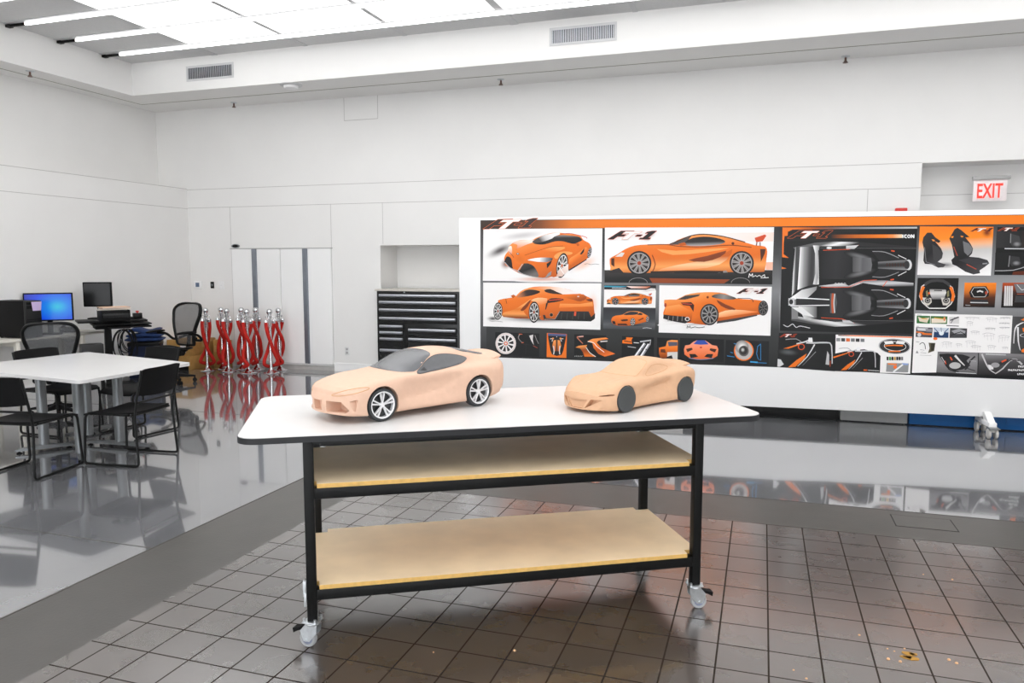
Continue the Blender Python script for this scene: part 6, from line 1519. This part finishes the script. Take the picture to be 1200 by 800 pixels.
def R6(p):
    p.poly([(65, 108), (1080, 130), (1057, 524), (300, 505), (285, 722), (32, 726)], PAP)
    p.poly([(82, 130), (222, 134), (220, 215), (80, 210)], '#2f6b35'); p.poly([(95, 140), (140, 160), (215, 150), (190, 205), (110, 190)], '#d9c9b4', sm=1); p.stroke([(130, 160), (190, 165)], 8, '#d9a42a')
    p.poly([(228, 134), (402, 138), (398, 218), (225, 213)], '#3a6b35'); p.poly([(235, 160), (300, 155), (390, 170), (385, 205), (235, 208)], '#e2d4c2', sm=1); p.stroke([(265, 155), (355, 165)], 9, '#d9a42a'); p.ell(370, 165, 12, 22, '#d98a5a')
    p.poly([(418, 145), (525, 140), (522, 215), (418, 212)], '#cfcdcc'); p.stroke([(430, 180), (520, 145)], 13, '#3c3b3d'); p.stroke([(435, 210), (480, 150)], 7, '#55545a'); p.stroke([(390, 234), (520, 240)], 9, '#55545a')
    p.poly([(75, 250), (248, 256), (242, 358), (70, 352)], '#4a4950'); p.poly([(85, 258), (200, 262), (190, 290), (90, 285)], '#d0cfd2'); p.stroke([(78, 300), (160, 312)], 12, O1); p.poly([(140, 312), (240, 316), (238, 332), (138, 328)], O1); p.ell(108, 330, 20, 20, '#c9c8cc'); p.poly([(170, 268), (240, 270), (236, 300), (180, 296)], '#8a8990')
    p.poly([(258, 252), (418, 260), (412, 362), (255, 358)], '#c4ccd6'); p.poly([(262, 300), (412, 305), (410, 362), (256, 358)], '#1f3c63', sm=0); p.ell(338, 310, 26, 26, '#dfe6ea'); p.stroke([(335, 255), (338, 300)], 6, '#2d4d78'); p.stroke([(262, 258), (300, 300)], 8, '#2d4d78'); p.stroke([(412, 262), (370, 305)], 8, '#2d4d78'); p.ell(275, 370, 22, 14, '#ef6a1c')
    p.poly([(428, 258), (606, 264), (602, 362), (422, 362)], '#3f3f42'); p.poly([(440, 290), (520, 265), (590, 290), (580, 320), (480, 320)], '#9b9b9e', sm=1); p.stroke([(430, 340), (540, 300), (600, 345)], 8, '#1b1b1d', 2)
    p.stroke([(110, 430), (140, 410), (165, 430), (172, 480)], 7, '#2f2e30', 2); p.poly([(205, 412), (275, 415), (262, 498), (198, 520), (215, 470)], '#5b5443', sm=0); p.poly([(230, 420), (272, 420), (262, 490), (228, 496)], '#2c2a20'); p.poly([(70, 520), (85, 492), (100, 522)], '#8a898b'); p.stroke([(118, 485), (160, 488), (118, 515), (180, 520)], 5, '#8a898b', 1)
    for (x, y, w, h) in ((580, 145, 160, 40), (600, 190, 70, 60), (800, 150, 120, 60), (945, 148, 115, 22), (935, 205, 115, 22), (790, 258, 110, 28), (940, 250, 110, 24), (640, 290, 95, 45), (765, 310, 130, 90), (925, 335, 125, 80), (340, 402, 110, 70), (485, 420, 65, 50), (585, 390, 110, 70), (640, 440, 110, 55), (810, 438, 95, 55), (965, 455, 65, 40)): sketchy(p, x, y, w, h, '#77767a' if h < 30 else '#a3a2a4', 4)
    p.stroke([(82, 122), (130, 124)], 4, '#77767a'); p.stroke([(75, 240), (100, 241)], 4, '#77767a'); p.stroke([(70, 402), (105, 404)], 4, '#55545a'); p.stroke([(110, 540), (230, 545)], 3, '#9b9a9b')
pic(sh3, Z8, 'white page of small reference photos and pencil sketches', R6)
def R7(p):
    E_ = 1500
    p.poly([(1080, 140), (E_, 148), (E_, 540), (1057, 526)], None, axis=((1060, 300), (1300, 300)), stops=[(0, '#4a4a4b'), (1, '#2a2a2b')])
    p.stroke([(1200, 205), (1125, 235), (1100, 300), (1092, 420)], 18, '#e2e2e2', 2, 8); p.stroke([(1135, 250), (1140, 400), (1160, 490)], 20, '#dcdcdc', 2, 6); p.stroke([(1150, 235), (1220, 200)], 14, '#39393a'); p.poly([(1165, 175), (1210, 150), (1230, 190)], O1); p.poly([(1180, 260), (1230, 250), (1225, 300), (1190, 300)], O1); p.poly([(1170, 490), (1230, 450), (1230, 520), (1175, 510)], O1); p.ell(1215, 335, 60, 20, '#c9c9cb', inner=.85)
pic(sh3, Z8, 'silver and orange cabin frame on grey', R7)
def R8(p):
    p.poly([(300, 505), (720, 517), (711, 742), (285, 721)], None, axis=((500, 505), (500, 740)), stops=[(0, '#6f6d6f'), (.5, '#8a888a'), (1, '#5a585a')])
    p.poly([(320, 530), (400, 525), (560, 535), (640, 560), (600, 600), (640, 650), (560, 690), (480, 705), (420, 680), (370, 620)], '#232224', sm=1)
    p.stroke([(320, 535), (360, 600), (420, 690), (520, 715)], 13, '#151416', 2); p.stroke([(480, 545), (530, 600), (580, 650)], 24, '#d6d4d3', 1, 10); p.stroke([(690, 555), (640, 600), (610, 670), (580, 690)], 16, '#2b2a2c', 2); p.ell(480, 650, 60, 34, '#b9b7b7'); p.stroke([(430, 560), (450, 595)], 14, '#d9542a'); p.stroke([(378, 600), (385, 635)], 9, '#d9542a'); p.stroke([(340, 560), (375, 620)], 6, '#d0cfd0'); p.stroke([(640, 600), (700, 605)], 5, '#b5b3b4'); p.stroke([(610, 680), (690, 705)], 8, '#2b2a2c')
    p.stroke([(490, 722), (700, 733)], 5, '#e6e6e6')
pic(sh3, Z8, 'grey rendering of a bent seat frame', R8)
def R9(p):
    E_ = 1500
    p.poly([(732, 518), (E_, 540), (E_, 775), (722, 744)], None, axis=((900, 520), (900, 750)), stops=[(0, '#8a888a'), (.4, '#4a484a'), (1, '#1d1c1e')])
    p.stroke([(760, 530), (800, 620), (840, 690), (900, 730)], 18, '#c4c2c3', 2, 8); p.poly([(820, 640), (880, 650), (880, 690), (840, 690)], '#dcdadb', sm=1); p.poly([(900, 640), (980, 600), (1040, 580), (1020, 620), (940, 660)], '#2a292b', sm=1); p.stroke([(965, 612), (1015, 590)], 16, '#d9542a'); p.stroke([(1180, 640), (1120, 590), (1050, 600), (980, 680), (900, 735)], 20, '#b9b7b8', 2, 12); p.stroke([(1150, 600), (1060, 590), (990, 650)], 10, '#222123', 2); p.ell(900, 645, 45, 26, '#9a989a')
    p.stroke([(800, 532), (1010, 540)], 6, '#dcdcdc')
    for k, (a, b, y) in enumerate(((1140, 1230, 660), (1035, 1230, 697), (1130, 1230, 738))):
        x = a
        while x < b: p.stroke([(x, y - 9), (x + 2, y + 9)], 7, '#f2f2f2'); p.stroke([(x, y - 7 + (int(x) % 3) * 7), (x + 11, y - 6 + (int(x) % 3) * 7)], 5, '#f2f2f2'); x += 16
pic(sh3, Z8, 'grey rendering of a folded frame with white caption', R9)
# ================================================================= OBJECTS BEHIND THE BOARD
def behind(name, label, cat, px0, px1, y, h, mat, extra=None):
    a, b = on_y(px0, 490, y).x, on_y(px1, 490, y).x
    t = thing(name, label, cat, ((a + b) / 2, y, 0)); w = (b - a) / 2 - .004
    MB().box((-w, 0, .012), (w, .42, h), .004).build('body', mat, t)
    MB().box((-w + .03, .03, 0), (w - .03, .39, .012)).build('plinth', M_blk, t)
    for k in (-1, 1): MB().box((k * w * .5 - w * .45, -.004, .06), (k * w * .5 + w * .45, .0, h - .04), .001).build('door_panel', mat, t)
    return t
behind('low_cabinet', 'black low cabinet behind the display board, seen under its lower edge', 'cabinet', 800, 983, 8.60, .7, M_blk2)
behind('filing_cabinet', 'grey cabinet behind the display board, between the black one and the blue one', 'cabinet', 984, 1064, 8.60, .7, M_greypanel)
behind('storage_cabinet', 'bright blue cabinet behind the display board by its rolling foot', 'cabinet', 1065, 1290, 8.60, .7, M_bluepanel)
# ================================================================= CAMERA, WORLD, RENDER LOOK
cam = bpy.data.cameras.new('camera'); co = bpy.data.objects.new('camera', cam); C.objects.link(co)
cam.sensor_width = 36; cam.lens = FPX / 1200 * 36; cam.clip_start = .05; cam.clip_end = 100
R = Matrix((RGT, UPV, -FWD)).transposed().to_4x4(); R.translation = EYE; co.matrix_world = R
sc = bpy.context.scene; sc.camera = co
w = bpy.data.worlds.new('world'); sc.world = w; w.use_nodes = True
w.node_tree.nodes['Background'].inputs['Color'].default_value = (.93, .96, 1, 1); w.node_tree.nodes['Background'].inputs['Strength'].default_value = 5.0  # daylight coming in through the added windows
sc.view_settings.view_transform = 'Standard'; sc.view_settings.look = 'None'; sc.view_settings.gamma = 1; sc.view_settings.use_curve_mapping = False
sc.view_settings.exposure = 0.16
sc.cycles.max_bounces = 10; sc.cycles.diffuse_bounces = 6; sc.cycles.glossy_bounces = 5; sc.cycles.transparent_max_bounces = 12
